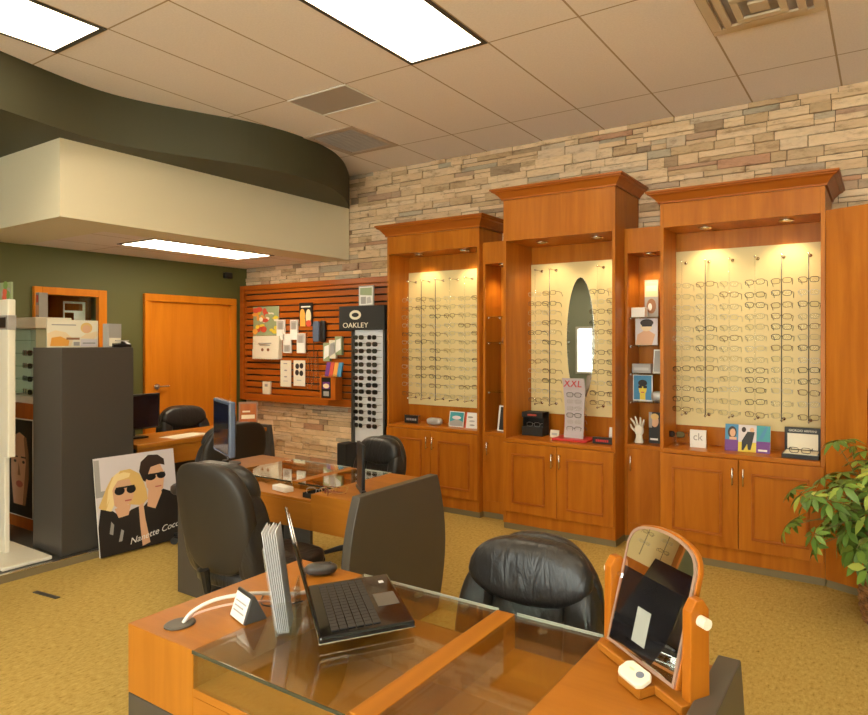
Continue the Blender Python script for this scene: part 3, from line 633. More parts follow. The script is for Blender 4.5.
# ------------------------------------------------------------------ slat wall and what hangs on it
SX0, SX1, SZ0, SZ1 = -6.80, -4.165, .845, 2.215
t = thing('slatwall', 'framed cherry slat wall hung with accessories over ledge stone', 'slat wall', (0, 4.8, 0))
c = MB(); c.mi(1).box(SX0 + .07, SX1, .03, .062, SZ0 + .08, SZ1 - .06); c.mi(0)
z = SZ0 + .08; pz = .0738
while z < SZ1 - .07: c.box(SX0 + .07, SX1, 0, .03, z + .008, min(z + pz - .008, SZ1 - .062)); z += pz
c.build('slat_board', [M['wood_red_x'], M['black_matte']], t, bevel=.003)
c = MB(); c.box(SX0, SX0 + .07, -.02, .062, SZ0, SZ1); c.box(SX0 + .07, SX1, -.02, .062, SZ1 - .06, SZ1); c.box(SX0 + .07, SX1, -.035, .062, SZ0, SZ0 + .08)
c.build('frame', M['wood_red_x'], t, bevel=.004)
def sheet(name, label, cat, x0, x1, z0, z1, y, shapes, mats, th=.006, group=None, rz=0, bev=0):
    c = MB(); w_, h_ = x1 - x0, z1 - z0; c.mi(0).box(0, w_, 0, th, 0, h_); print_on(c, w_, h_, shapes)
    return tag(c.build(name, mats, loc=(x0, y, z0), rz=rz, bevel=bev), label, cat, group)
FULL = [(.0, .0), (1, 0), (1, 1), (0, 1)]
def rect(a, b, c, d): return [(a, b), (c, b), (c, d), (a, d)]
rf = random.Random(5); fl = []
for k in range(34):
    x, z = rf.uniform(.08, .92), rf.uniform(.1, .92); fl.append((rf.choice((1, 2, 3, 4, 1, 5)), ell(x, z, rf.uniform(.05, .14), rf.uniform(.05, .11), 9)))
sheet('photo_print', 'bright floral photo print at the top of the slat wall by the door', 'photo', -6.55, -6.095, 1.614, 1.955, 4.785, [(3, rect(.0, 0, 1, 1))] + fl, [M['peach'], M['redp'], M['orange'], M['sage'], M['yellow'], M['cream']])
c = MB(); c.mi(0).box(0, .46, 0, .05, 0, .27); c.mi(1).box(.02, .44, -.055, -.001, 0, .006); c.mi(0).box(0, .46, -.006, -.001, .0, .115)
print_on(c, .46, .27, [(2, ell(.40, .40, .05, .07)), (2, ell(.62, .40, .05, .07)), (3, rect(.25, .66, .75, .70)), (3, rect(.3, .58, .7, .61))], y=-.008)
tag(c.build('accessory_box', [M['cream'], M['acrylic'], M['skin_d'], M['greyp']], loc=(-6.51, 4.748, 1.34), bevel=.002), 'wide cream accessory box with two brown discs under the floral print', 'box')
for n_, (lab, x0, x1, z0, z1, flip) in enumerate((('white accessory pack nearest the floral print, upper row', -6.116, -5.983, 1.564, 1.794, 0), ('white accessory pack beside the black leaflet, upper row', -5.885, -5.768, 1.564, 1.79, 0),
        ('white accessory pack hanging lower between two others, printed base', -6.004, -5.876, 1.415, 1.632, 1), ('white accessory pack hanging lower beside the beaded chains', -5.774, -5.644, 1.414, 1.636, 0))):
    a = rect(.08, .05, .92, .42) if flip else rect(.08, .52, .92, .95)
    c = MB(); w_, h_ = x1 - x0, z1 - z0; c.mi(0).box(0, w_, 0, .02, 0, h_); print_on(c, w_, h_, [(1, a), (2, [(q[0] * .6 + .2, q[1] * .8 + (.02 if flip else .1)) for q in a])]); c.mi(3).cyl((w_ / 2, 0, h_ - .01), (w_ / 2, .034, h_ + .01), .004, n=6)
    tag(c.build('accessory_pack', [M['white'], M['silver'], M['greyp'], M['metal']], loc=(x0, 4.772, z0), bevel=.001), lab, 'packet', 'white accessory packs')
sheet('accessory_card', 'long cream card with three small pieces, lower left of the slat wall', 'card', -6.065, -5.885, 1.026, 1.327, 4.785, [(1, rect(.3, .86, .65, .9)), (1, ell(.5, .62, .14, .03)), (1, ell(.5, .38, .14, .03)), (2, rect(.3, .2, .7, .23))], [M['cream'], M['greyp'], M['silver']])
sheet('accessory_card', 'long cream card with four round black discs on the slat wall', 'card', -5.841, -5.653, 1.042, 1.331, 4.785, [(1, ell(.33, .77, .17, .11)), (1, ell(.70, .79, .17, .11)), (1, ell(.31, .52, .17, .11)), (1, ell(.69, .50, .17, .11)), (2, rect(.3, .2, .7, .24))], [M['cream'], M['black'], M['silver']])
sheet('price_card', 'little cream card standing on the bottom rail of the slat wall', 'card', -6.368, -6.238, .927, 1.075, 4.775, [(1, rect(.3, .6, .7, .8))], [M['cream'], M['greyp']], th=.02)
sheet('leaflet', 'black headed leaflet with peach faces at the slat wall top', 'leaflet', -5.748, -5.531, 1.715, 1.979, 4.785, [(1, rect(.15, .80, .85, .86)), (2, ell(.25, .45, .2, .3)), (3, ell(.7, .42, .2, .3)), (2, rect(.08, .0, .48, .3)), (4, ell(.72, .12, .2, .14))], [M['black'], M['white'], M['orange'], M['peach'], M['redp']])
# hanging cases and cords
c = MB(); c.sell((0, 0, 0), (.05, .02, .115), .5, .35); o = c.build('glasses_pouch', M['blue_plastic'], loc=(-5.455, 4.775, 1.655), smooth=True); tag(o, 'blue grey glasses pouch hanging on the slat wall', 'pouch')
c = MB(); c.sell((0, 0, 0), (.04, .02, .12), .5, .35); o = c.build('glasses_pouch', M['black'], loc=(-5.355, 4.775, 1.655), smooth=True); tag(o, 'black glasses pouch hanging beside the blue grey one', 'pouch')
for k in range(6):
    x = -5.60 + k * .034; zl = (1.02, 1.10, .99, 1.06, 1.12, 1.00)[k]; zt_ = (1.66, 1.42, 1.40, 1.66, 1.40, 1.45)[k]; c = MB(); n_ = int((zt_ - zl) / .03)
    c.tube([(0, .02, zt_ - zl + .01), (0, -.01, zt_ - zl), (.006, -.004, (zt_ - zl) * .5), (0, -.003, 0), (.012, -.003, -.012)], .0025, 5)
    for j in range(n_): c.lathe([(.001, -.007), (.006, 0), (.001, .007)], (.004, -.004, j * .03), 6)
    tag(c.build('glasses_chain', M['dark_metal'] if k % 2 else M['metal'], loc=(x, 4.775, zl)), f'{ORD[k + 1]} beaded glasses chain from the white packs, hanging on the slat wall', 'chain', 'beaded glasses chains')
for k, (x, z, cm, lab) in enumerate(((-5.34, 1.33, 'sage', 'pale green accessory packet hanging beside the beaded chains'), (-5.25, 1.36, 'cream', 'cream accessory packet tucked among green packets by the tower'), (-5.16, 1.40, 'sage', 'green accessory packet closest to the white tower'))):
    c = MB(); c.mi(0).box(0, .10, 0, .03, 0, .20); print_on(c, .10, .2, [(1, [(.1, .1), (.9, .3), (.9, .9), (.2, .8)])]); c.mi(2).cyl((.05, 0, .19), (.05, .03, .20), .004, n=6)
    tag(c.build('accessory_pack', [M[cm], M['white'] if k != 1 else M['silver'], M['metal']], loc=(x, 4.765 - .0, z), bevel=.001), lab, 'packet')
c = MB(); c.box(0, .26, 0, .16, 0, .006); c.box(0, .26, -.004, 0, 0, .03); o = c.build('clear_shelf', M['acrylic'], loc=(-5.22, 4.64, 1.165)); tag(o, 'clear acrylic shelf on the slat wall beside the white tower', 'shelf')
for k, (cm, lab) in enumerate((('purple', 'purple lens cloth packet on the clear shelf'), ('redp', 'red lens cloth packet on the clear shelf'), ('orange', 'orange lens cloth packet on the clear shelf'), ('blue', 'blue lens cloth packet on the clear shelf'))):
    c = MB(); c.box(0, .055, 0, .02, 0, .15, Matrix.Rotation(R(-12), 3, 'X')); tag(c.build('cloth_packet', M[cm], loc=(-5.20 + k * .06, 4.66, 1.1755), bevel=.002), lab, 'packet', 'lens cloth packets')
c = MB(); c.mi(0).box(0, .235, 0, .10, 0, .25); print_on(c, .235, .25, [(1, rect(.12, .06, .72, .94)), (2, rect(.2, .45, .65, .75)), (3, ell(.42, .58, .2, .1)), (4, rect(.25, .15, .6, .35))]); tag(c.build('book_box', [M['wood_red'], M['black'], M['purple'], M['peach'], M['greyp']], loc=(-5.28, 4.665, .9255), bevel=.003), 'dark red box with a printed black front on the slat wall ledge', 'box')
c = MB(); c.box(0, .12, 0, .15, 0, .55); tag(c.build('storage_box', M['black_matte'], loc=(-4.66, 4.33, 0), bevel=.006), 'black box on the floor before the stone, beside the tower', 'box')
# ------------------------------------------------------------------ things on cabinet counters and shelves
def card(name, label, cat, x0, x1, z0, h, y, shapes, mats, th=.004, lean=-10, rz=0, group=None):
    # a sheet leaning back with its own rear strut
    c = MB(); w_ = x1 - x0; c.mi(0).box(0, w_, 0, th, 0, h); print_on(c, w_, h, shapes); c.xf(Matrix.Rotation(R(lean), 4, 'X'))
    yb = th + h * .55 * math.sin(R(-lean)); c.mi(0).prism([(w_ / 2 - .012, yb, h * .55 * math.cos(R(lean))), (w_ / 2 + .012, yb, h * .55 * math.cos(R(lean))), (w_ / 2 + .012, yb + h * .28, 0), (w_ / 2 - .012, yb + h * .28, 0)], (0, .002, 0))
    return tag(c.build(name, mats, loc=(x0, y, z0), rz=rz), label, cat, group)
zL, zM, zR, zN1, zN2 = .7625, .7485, .7855, .7555, .7575
t = thing('name_block', 'small black brand block with silver edge on the tower-side counter', 'sign', (-4.03, 4.60, zL)); MB().box(0, .165, 0, .03, 0, .075).build('block', M['black'], t, bevel=.002)
f = MB(); f.box(-.004, 0, -.002, .032, 0, .079); f.box(.165, .169, -.002, .032, 0, .079); f.box(-.004, .169, -.002, .032, .0755, .0795); f.build('edge', M['metal'], t); f = MB(); [f.box(.022 + k * .021, .037 + k * .021, -.0012, -.0004, .026, .046) for k in range(6)]; f.build('lettering', M['silver'], t)
c = MB(); c.sell((0, 0, 0), (.085, .035, .033), .6, .6); tag(c.build('glasses_case', M['silver'], loc=(-3.68, 4.62, zL + .033), smooth=True), 'rounded silver glasses case lying on the tower-side counter', 'case')
card('counter_card', 'teal photo card beside the silver case on the tower-side counter', 'card', -3.512, -3.345, zL, .14, 4.61, [(1, rect(.04, .05, .96, .95)), (2, [(.04, .05), (.96, .05), (.96, .35), (.5, .5), (.04, .3)]), (3, ell(.5, .6, .3, .12))], [M['white'], M['teal'], M['greyp'], M['lilac']])
card('counter_card', 'white card with small glasses pictures at the counter end by shelves', 'card', -3.325, -3.185, zL, .14, 4.60, [(1, ell(.4, .7, .22, .06)), (2, ell(.55, .45, .22, .06)), (1, ell(.6, .2, .2, .05)), (3, rect(0, 0, .12, 1))], [M['white'], M['greyp'], M['silver'], M['redp']])
# middle counter
t = thing('glasses_display_box', 'black display box with one pair inside on the mirror cabinet counter', 'display box', (-2.695, 4.56, zM))
c = MB(); c.box(0, .20, 0, .12, 0, .075); c.box(0, .20, .10, .12, .075, .20); c.box(0, .008, .02, .10, .075, .20); c.box(.192, .20, .02, .10, .075, .20); c.box(0, .20, .0, .10, .155, .20); c.build('box_body', M['black_matte'], t, bevel=.003)
f = MB(); [f.box(.058 + k * .0125, .067 + k * .0125, -.0012, -.0004, .170, .184) for k in range(7)]; f.build('lettering', M['redp'], t)
glasses('silver', 'silver glasses lying inside the black display box', 'single glasses on counters', (-2.595, 4.585, zM + .095))
card('price_card', 'small cream tent card next to the black display box', 'card', -2.435, -2.352, zM, .062, 4.58, [(1, rect(.2, .3, .8, .6))], [M['cream'], M['silver']])
t = thing('countertop_glasses_stand', 'tall grey countertop stand with red letters before the oval mirror', 'display stand', (-2.195, 4.55, zM))
c = MB(); c.box(-.155, .155, -.10, .10, 0, .018); c.build('base', M['red'], t, bevel=.004)
pts = [(0, .0, .018)]; c = MB(); prof = [(-.02, .018), (-.005, .10), (.002, .25), (-.002, .40), (-.015, .46), (-.03, .50)]
vs = []; 
for y, z in prof: vs += [(-.085 - (.012 if z > .39 else 0), y, z), (.085 + (.012 if z > .39 else 0), y, z), (.085 + (.012 if z > .39 else 0), y + .012, z), (-.085 - (.012 if z > .39 else 0), y + .012, z)]
fs = [(i * 4 + k, i * 4 + (k + 1) % 4, (i + 1) * 4 + (k + 1) % 4, (i + 1) * 4 + k) for i in range(5) for k in range(4)] + [(0, 3, 2, 1), (20, 21, 22, 23)]
c.add(vs, fs).build('panel', mat('pinkish_grey_panel', (.50, .44, .46), .35), t); text(t, 'XXL', .085, (0, -.0285, .455), (R(76), 0, 0), M['red'])
for k in range(6):
    z = .365 - k * .055; glasses('dark' if k in (0, 3, 5) else 'silver', f'glasses {ORD[k + 1]} down the grey countertop stand with red letters', 'glasses on the countertop stand', (-2.195, 4.542, zM + z))
t = thing('brand_block', 'black bar with red lettering on the mirror cabinet counter', 'sign', (-2.0, 4.47, zM)); MB().box(0, .165, 0, .04, 0, .05).build('bar', M['black'], t, bevel=.003); f = MB(); [f.box(.03 + k * .0155, .0415 + k * .0155, -.0012, -.0004, .016, .034) for k in range(7)]; f.build('lettering', M['red'], t)
card('price_card', 'small white card behind the black red-lettered bar', 'card', -1.905, -1.845, zM, .12, 4.57, [(1, rect(.2, .2, .8, .4))], [M['white'], M['silver']])
# plant-side counter
t = thing('glasses_stand', 'clear block stand on the plant-side counter under its glasses', 'stand', (-1.335, 4.47, zR)); MB().lathe([(.03, 0), (.03, .006), (.012, .012), (.012, .07), (.02, .075)], n=14).build('stem', M['acrylic'], t, smooth=True)
glasses('dark', 'dark sunglasses perched on the clear stand by the white card', 'single glasses on counters', (-1.335, 4.462, zR + .085), 0, True)
t = thing('logo_card', 'white square card with two grey letters on the plant-side counter', 'card', (-1.232, 4.47, zR)); c = MB(); c.box(0, .115, 0, .02, 0, .125); c.build('card', M['white'], t, bevel=.001); text(t, 'ck', .075, (.057, -.0006, .075), (R(90), 0, 0), M['greyp'])
c = MB(); w_, h_ = .30, .185; c.mi(0).box(0, w_, 0, .006, 0, h_)
print_on(c, w_, h_, [(1, rect(0, .0, .30, .42)), (2, rect(0, .42, .30, 1)), (3, ell(.16, .70, .10, .22)), (4, ell(.17, .68, .065, .15)), (4, rect(.10, .42, .26, .52)), (5, rect(.30, 0, .70, 1)), (6, rect(.30, 0, .70, .36)), (3, ell(.42, .82, .05, .1)), (4, ell(.60, .82, .05, .09)), (7, [(.38, .40), (.50, .75), (.66, .75), (.62, .4), (.58, .08), (.52, .08), (.50, .3), (.42, .05), (.38, .06)]),
    (8, rect(.70, .42, 1, 1)), (2, [(.74, .5), (.9, .98), (.95, .98), (.84, .5)]), (1, rect(.70, 0, 1, .42)), (0, rect(.74, .06, .94, .13))])
c.xf(Matrix.Rotation(R(-9), 4, 'X')); c.mi(0).box(.13, .16, .03, .10, 0, .003); c.mi(0).prism([(.13, .02, .12), (.16, .02, .12), (.16, .10, 0), (.13, .10, 0)], (0, .002, 0))
tag(c.build('triptych_card', [M['white'], M['purple'], M['blue'], M['hair'], M['skin'], M['lilac'], M['yellow'], M['cloth_bk'], M['teal']], loc=(-.985, 4.46, zR)), 'purple and blue three picture card on the plant-side counter', 'card')
t = thing('display_case', 'open black display case with cream lining by the angled panel', 'case', (-.60, 4.36, zR))
MB().box(0, .225, 0, .16, 0, .028).build('tray', M['black'], t, bevel=.003); MB().box(.012, .213, .012, .15, .0285, .034).build('lining', M['cream'], t)
c = MB(); c.box(0, .225, .15, .165, .0285, .185, ); c.build('lid', M['black'], t, bevel=.003); MB().box(.018, .207, .147, .1495, .04, .145).build('lid_lining', M['cream'], t); text(t, 'GIORGIO ARMANI', .021, (.1125, .1495, .163), (R(90), 0, 0), M['cream'])
glasses('dark', 'dark eyeglasses lying in the open black display case', 'single glasses on counters', (-.49, 4.385, zR + .053))
# narrow shelves beside the plant-side cabinet
sheet('framed_picture', 'tall autumn picture on the top glass shelf of the narrow unit', 'picture', -1.66, -1.55, 1.736, 2.03, 4.72, [(1, rect(0, .55, 1, .95)), (2, rect(.1, .7, .9, .85)), (3, ell(.5, .3, .35, .2)), (4, ell(.4, .28, .15, .1))], [M['greyp'], M['peach'], M['cream'], M['skin_d'], M['white']], th=.012)
c = MB(); c.box(0, .11, 0, .07, 0, .075); tag(c.build('white_box', M['white'], loc=(-1.728, 4.60, 1.7355), bevel=.003), 'small white box on the top glass shelf beside the picture', 'box')
sheet('photo_card', 'square photo of a person on the second glass shelf', 'picture', -1.715, -1.535, 1.5185, 1.725, 4.66, [(1, rect(0, 0, 1, 1)), (2, [(.0, 0), (.75, 0), (.9, .4), (.5, .6), (.1, .4)]), (3, ell(.5, .72, .26, .2)), (4, ell(.52, .84, .3, .14)), (5, rect(.3, .70, .75, .76))], [M['white'], M['lilac'], M['skin'], M['peach'], M['hair'], M['cloth_bk']], th=.008)
c = MB(); c.mi(0).box(0, .15, 0, .06, 0, .072); print_on(c, .15, .072, [(1, rect(.1, .3, .9, .6))]); tag(c.build('glasses_case', [M['greyp'], M['silver']], loc=(-1.725, 4.61, 1.3015), bevel=.003), 'grey printed case on the third glass shelf of the narrow unit', 'case')
card('photo_card', 'white edged picture leaning behind the grey printed case', 'picture', -1.575, -1.50, 1.3015, .185, 4.66, [(1, rect(.12, .06, .9, .94))], [M['white'], M['greyp']])
sheet('photo_card', 'blue picture of a yellow face wearing dark glasses on lowest shelf', 'picture', -1.735, -1.575, 1.0845, 1.285, 4.66, [(1, rect(.05, .03, .95, .97)), (2, rect(.36, .03, .64, .3)), (2, ell(.5, .46, .2, .26)), (3, ell(.5, .68, .23, .13)), (3, rect(.28, .48, .47, .58)), (3, rect(.53, .48, .72, .58)), (4, rect(.42, .30, .58, .34))], [M['white'], M['blue'], M['yellow'], M['cloth_bk'], M['lip']], th=.008)
c = MB(); c.sell((0, 0, 0), (.055, .045, .04), .9, .7); tag(c.build('shell_ornament', M['silver'], loc=(-1.52, 4.63, 1.0845 + .04), smooth=True), 'grey shell ornament on the lowest glass shelf by the blue picture', 'ornament')
t = thing('hand_sculpture', 'white hand-shaped sculpture on the narrow cabinet counter', 'sculpture', (-1.67, 4.62, zN2))
c = MB(); c.lathe([(.034, 0), (.036, .01), (.027, .04), (.025, .075)], n=16, sx=1, sy=.7); c.sell((0, 0, .10), (.036, .016, .042), .8, .7)
for (a, l_, x) in ((-26, .075, -.024), (-8, .085, -.008), (8, .08, .010), (22, .066, .024)):
    d = Vector((math.sin(R(a)), -.25, math.cos(R(a)))).normalized(); p = Vector((x, 0, .125)); c.tube([p, p + d * l_ * .5, p + d * l_ + Vector((0, -.012, 0))], [.010, .009, .006], 8)
c.tube([(-.03, 0, .09), (-.058, -.01, .118), (-.066, -.018, .145)], [.011, .010, .007], 8); c.build('hand', M['ivory'], t, smooth=True)
sheet('photo_card', 'dark portrait card behind the white hand sculpture', 'picture', -1.605, -1.50, zN2, zN2 + .24, 4.66, [(1, ell(.45, .72, .3, .2)), (2, rect(0, .5, .25, 1)), (3, rect(.1, .1, .7, .16)), (4, ell(.45, .86, .3, .1))], [M['cloth_bk'], M['skin'], M['greyp'], M['white'], M['blond']], th=.008)
# narrow shelves beside the tower-side cabinet
c = MB(); c.box(0, .012, 0, .14, 0, .12, Matrix.Rotation(R(-35), 3, 'X')); tag(c.build('glasses_rest', M['skin_d'], loc=(-2.93, 4.60, 1.6215 - .081 + .0), bevel=.003), 'slanted brown glasses rest on the narrow glass shelf', 'rest')
c = MB(); c.lathe([(.030, 0), (.032, .02), (.02, .05), (.028, .09), (.030, .12), (.016, .145), (.014, .155), (.022, .175), (.020, .195), (.008, .205)], n=16); tag(c.build('figurine', M['greyp'], loc=(-2.90, 4.65, 1.1045), smooth=True), 'grey figurine on the lower glass shelf between two cabinets', 'figurine')
card('counter_card', 'white edged black card on the counter between two cabinets', 'card', -2.985, -2.86, zN1, .225, 4.62, [(1, rect(.15, .05, 1, .95))], [M['white'], M['cloth_bk']])

# ------------------------------------------------------------------ things on the front desk
Z1 = .7525
t = thing('laptop', 'open black laptop standing across the front desk glass', 'laptop', (-1.350, 1.333, Z1), R(144.2))
# local: x across the hinge, hinge along +y side; user sits at -y
c = MB(); c.box(-.19, .19, -.126, .126, .010, .030); c.build('base', M['gloss_black'], t, bevel=.006)
c = MB(); c.box(-.1905, .1905, -.1265, .1265, .0105, .014); c.build('silver_edge', M['metal'], t, bevel=.001)
c = MB()
for x in (-.14, .14):
    for y in (-.10, .10): c.cyl((x, y, 0), (x, y, .012), .010, n=10)
c.build('rubber_foot', M['black_matte'], t)
kb = MB()
for r_ in range(6):
    n_ = 15 if r_ else 16
    for k in range(n_):
        if r_ == 5 and 4 <= k <= 8: continue
        wk = .33 / n_; kb.box(-.165 + k * wk + .001, -.165 + (k + 1) * wk - .001, .092 - r_ * .022 - .019, .092 - r_ * .022, .0305, .0330)
kb.box(-.165 + 4 * .022 + .001, -.165 + 9 * .022 - .001, .092 - 5 * .022 - .019, .092 - 5 * .022, .0305, .033)
kb.build('keyboard', mat('key_black', (.035, .033, .033), .45), t)
MB().box(-.06, .035, -.112, -.05, .0302, .0308).build('touchpad', mat('touchpad_grey', (.14, .125, .11), .35), t); MB().box(.115, .135, -.10, -.085, .0302, .0307).build('sticker', M['paper'], t)
lid = MB(); lid.box(-.19, .19, 0, .008, 0, .262); lo = lid.build('lid', M['gloss_black'], t, bevel=.003); lo.location = (0, .120, .0305); lo.rotation_euler = (R(-14), 0, 0)
MB().box(-.175, .175, -.0012, -.0003, .02, .245).build('screen', M['screen'], lo)
# brochure holder
t = thing('brochure_holder', 'clear acrylic holder packed with upright white leaflets', 'holder', (-1.462, 1.150, Z1), R(134))
c = MB(); c.box(-.055, .055, .0, .003, 0, .24, Matrix.Rotation(R(-8), 3, 'X')); c.box(-.055, .055, -.055, -.052, .0, .12, Matrix.Rotation(R(-4), 3, 'X')); c.box(-.055, .055, -.055, .003, 0, .003); c.box(-.055, -.052, -.052, .0, .003, .09); c.box(.052, .055, -.052, 0, .003, .09)
c.build('acrylic_body', M['acrylic'], t)
for k in range(7):
    c = MB(); c.box(-.048, .048, 0, .0012, .004, .285 - .004 * (k % 3), Matrix.Rotation(R(-8.5 + .25 * k), 3, 'X')); o = c.build('leaflet', M['paper'], t); o.location = (0, -.004 - k * .0046, 0)
# business card holder
t = thing('card_holder', 'small wooden wedge holder with a white card beside the leaflets', 'card holder', (-1.60, 1.15, Z1 + .0), R(-14))
MB().prism([(-.052, -.03, 0), (-.052, .035, 0), (-.052, .03, .012), (-.052, .0, .075), (-.052, -.006, .075)], (.104, 0, 0)).build('wedge', M['dark_metal'], t, bevel=.002)
c = MB(); c.box(-.046, .046, -.0012, 0, 0, .068); o = c.build('card', M['white'], t); o.location = (0, -.0308, .003); o.rotation_euler = (R(-18), 0, 0)
c = MB(); [c.box(-.036, .036 - .012 * (k % 2), -.0018, -.0013, .018 + k * .013, .022 + k * .013) for k in range(3)]; o2 = c.build('print', M['greyp'], o)
c = MB(); c.lathe([(.001, 0), (.040, 0), (.040, .004), (.034, .006), (.001, .006)], n=28); tag(c.build('cable_grommet', M['grey_light'], loc=(-1.725, 1.026, Z1 - .001), bevel=.001), 'round grey cable grommet set in the front desk top', 'grommet')
def cable(pts, r, m, label):
    P = [Vector(q) for q in pts]; out = []
    for i in range(len(P) - 1):
        p0, p1, p2, p3 = (P[max(0, min(len(P) - 1, j))] for j in (i - 1, i, i + 1, i + 2))
        for q in range(6):
            u = q / 6; out.append(.5 * (2 * p1 + (p2 - p0) * u + (2 * p0 - 5 * p1 + 4 * p2 - p3) * u * u + (3 * p1 - p0 - 3 * p2 + p3) * u ** 3))
    tag(MB().tube(out + [P[-1]], r, 8).build('cable', m, smooth=True), label, 'cable')
cable([(-1.715, 1.03, .757), (-1.702, 1.05, .785), (-1.672, 1.10, .806), (-1.632, 1.18, .803), (-1.60, 1.25, .785), (-1.585, 1.33, .762), (-1.565, 1.40, .7585), (-1.50, 1.44, .764)], .0055, M['whitecable'], 'thick white cable arching from the grommet to the laptop')
cable([(-1.722, 1.04, .757), (-1.70, 1.065, .775), (-1.66, 1.125, .784), (-1.62, 1.20, .775), (-1.60, 1.27, .758), (-1.60, 1.36, .757), (-1.56, 1.43, .757), (-1.49, 1.46, .763)], .0035, M['pinkcable'], 'thin pinkish cable running beside the white cable')
cable([(-1.70, 1.28, .755), (-1.66, 1.24, .7555), (-1.62, 1.22, .756), (-1.57, 1.245, .7555), (-1.545, 1.30, .756)], .0022, M['black'], 'thin black cord looping on the wooden desk block')
t = thing('computer_mouse', 'black computer mouse on the desk block behind the laptop', 'mouse', (-1.675, 1.485, Z1), R(-55))
MB().sell((0, 0, .020), (.030, .055, .020), .85, .75, lambda q: (q.x * (1 - .8 * q.y), q.y, max(-.0195, q.z))).build('shell', mat('mouse_grey', (.05, .047, .045), .3), t, smooth=True)
MB().cyl((-.004, .03, .036), (.004, .03, .036), .007, n=12).build('scroll_wheel', M['grey_light'], t)
# tilting mirror
t = thing('desk_mirror', 'wooden tilting mirror on posts at the front desk end', 'mirror', (-.487, 1.437, Z1), R(-33.5))
W2 = .152
MB().box(-W2 - .012, W2 + .012, -.05, .05, 0, .02).build('base_board', M['desk'], t, bevel=.003)
for sx in (-1, 1):
    c = MB(); x0 = sx * W2 - .014; c.prism([(x0, -.028, .0205), (x0, .028, .0205), (x0, .026, .215), (x0, .010, .238), (x0, -.010, .238), (x0, -.026, .215)], (.028, 0, 0)); po = c.build('post', M['wood'], t, bevel=.003)
    k = MB(); k.cyl((sx * (W2 + .014), 0, .195), (sx * (W2 + .038), 0, .195), .012, n=18); k.build('pivot_knob', M['ivory'], po, smooth=False)
    k = MB(); k.cyl((sx * (W2 - .0145), 0, .195), (sx * (W2 - .03), 0, .195), .006, n=10); k.build('pivot_pin', M['metal'], po)
def arch(w_, z0, zs, zt_, n=14):
    # straight sides up to zs, slanted shoulders and a shallow arch on top
    out = [(-w_, z0), (w_, z0), (w_, zs)]
    for i in range(1, n): a = PI * i / n; out.append((w_ * math.cos(a) * .97, zs + (zt_ - zs) * math.sin(a) ** .72))
    return out + [(-w_, zs)]
fr = arch(.133, -.165, .090, .152); gl = arch(.122, -.154, .086, .141)
mf = MB().prism([(x, .004, z) for x, z in fr], (0, .016, 0)).build('mirror_frame', M['wood'], t, bevel=.004); mf.location = (0, 0, .195); mf.rotation_euler = (R(-15), 0, 0)
MB().prism([(x, .003, z) for x, z in gl], (0, -.004, 0)).build('mirror_glass', M['mirror'], mf)
f = MB(); n_ = len(fr); ga = [(x * 1.06, z * 1.045) for x, z in gl]
vs = [(x, -.002, z) for x, z in gl] + [(x, -.002, z) for x, z in ga] + [(x, .0038, z) for x, z in gl] + [(x, .0038, z) for x, z in ga]
f.add(vs, [(i, (i + 1) % n_, n_ + (i + 1) % n_, n_ + i) for i in range(n_)] + [(n_ + i, n_ + (i + 1) % n_, 3 * n_ + (i + 1) % n_, 3 * n_ + i) for i in range(n_)]); f.build('mirror_rim', mat('rim_pale', (.55, .38, .30), .3, .5), mf)
# dark reflection with pale tag, painted as a sheet on the lower mirror glass
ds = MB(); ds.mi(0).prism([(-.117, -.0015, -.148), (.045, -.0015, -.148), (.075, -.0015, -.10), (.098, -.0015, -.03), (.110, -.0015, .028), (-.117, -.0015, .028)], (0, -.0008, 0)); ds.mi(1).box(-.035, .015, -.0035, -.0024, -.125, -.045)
ds.build('painted_reflection', [M['gloss_black'], mat('reflected_note', (.34, .36, .33), .6)], mf)
t = thing('soap_block', 'small white rounded plate on a wood block before the mirror', 'plaque', (-.50, 1.358, Z1), R(-33.5))
MB().box(-.042, .042, -.02, .025, 0, .022).build('block', M['desk'], t, bevel=.003)
pts = [(-.045, -.012), (-.033, -.024), (.033, -.024), (.045, -.012), (.045, .012), (.033, .024), (-.033, .024), (-.045, .012)]
c = MB(); c.mi(0).prism([(x, y, 0) for x, y in pts], (0, 0, .012)); c.mi(1).poly([(x, y, .0124) for x, y in ell(.018, .004, .012, .009, 14)]); c.mi(2).poly([(x, y, .0124) for x, y in ell(-.012, .004, .010, .003, 10)])
o = c.build('plate', [M['ivory'], M['blue_plastic'], M['peach']], t, bevel=.003); o.location = (0, 0, .0275); o.rotation_euler = (R(20), 0, 0)

# ------------------------------------------------------------------ things on the middle desk
Z2 = .7525; ZL = .7165
c = MB(); c.box(0, .135, 0, .05, 0, .028); tag(c.build('white_box', M['white'], loc=(-2.985, 2.30, ZL), bevel=.003, rz=R(-8)), 'slim white box on the front ledge of the middle desk', 'box')
t = thing('glasses_tray', 'black felt tray holding glasses on the middle desk ledge', 'tray', (-2.70, 2.27, ZL), R(-3))
c = MB(); c.box(0, .27, 0, .115, 0, .006); c.box(0, .27, 0, .006, .006, .026); c.box(0, .27, .109, .115, .006, .026); c.box(0, .006, .006, .109, .006, .026); c.box(.264, .27, .006, .109, .006, .026); c.build('tray_body', M['black_matte'], t, bevel=.001)
for k, (x, y, kd, rz, lab) in enumerate(((-2.63, 2.31, 'silver', 20, 'silver glasses in the black tray, end nearest the white box'), (-2.56, 2.30, 'red', -30, 'dark red glasses in the middle of the black tray'), (-2.49, 2.295, 'gold', 45, 'gold glasses in the black tray, end nearest the charcoal panel'))):
    glasses(kd, lab, 'glasses in the black tray', (x, y, ZL + .034 + k * .012), R(rz), rx=R(-8))
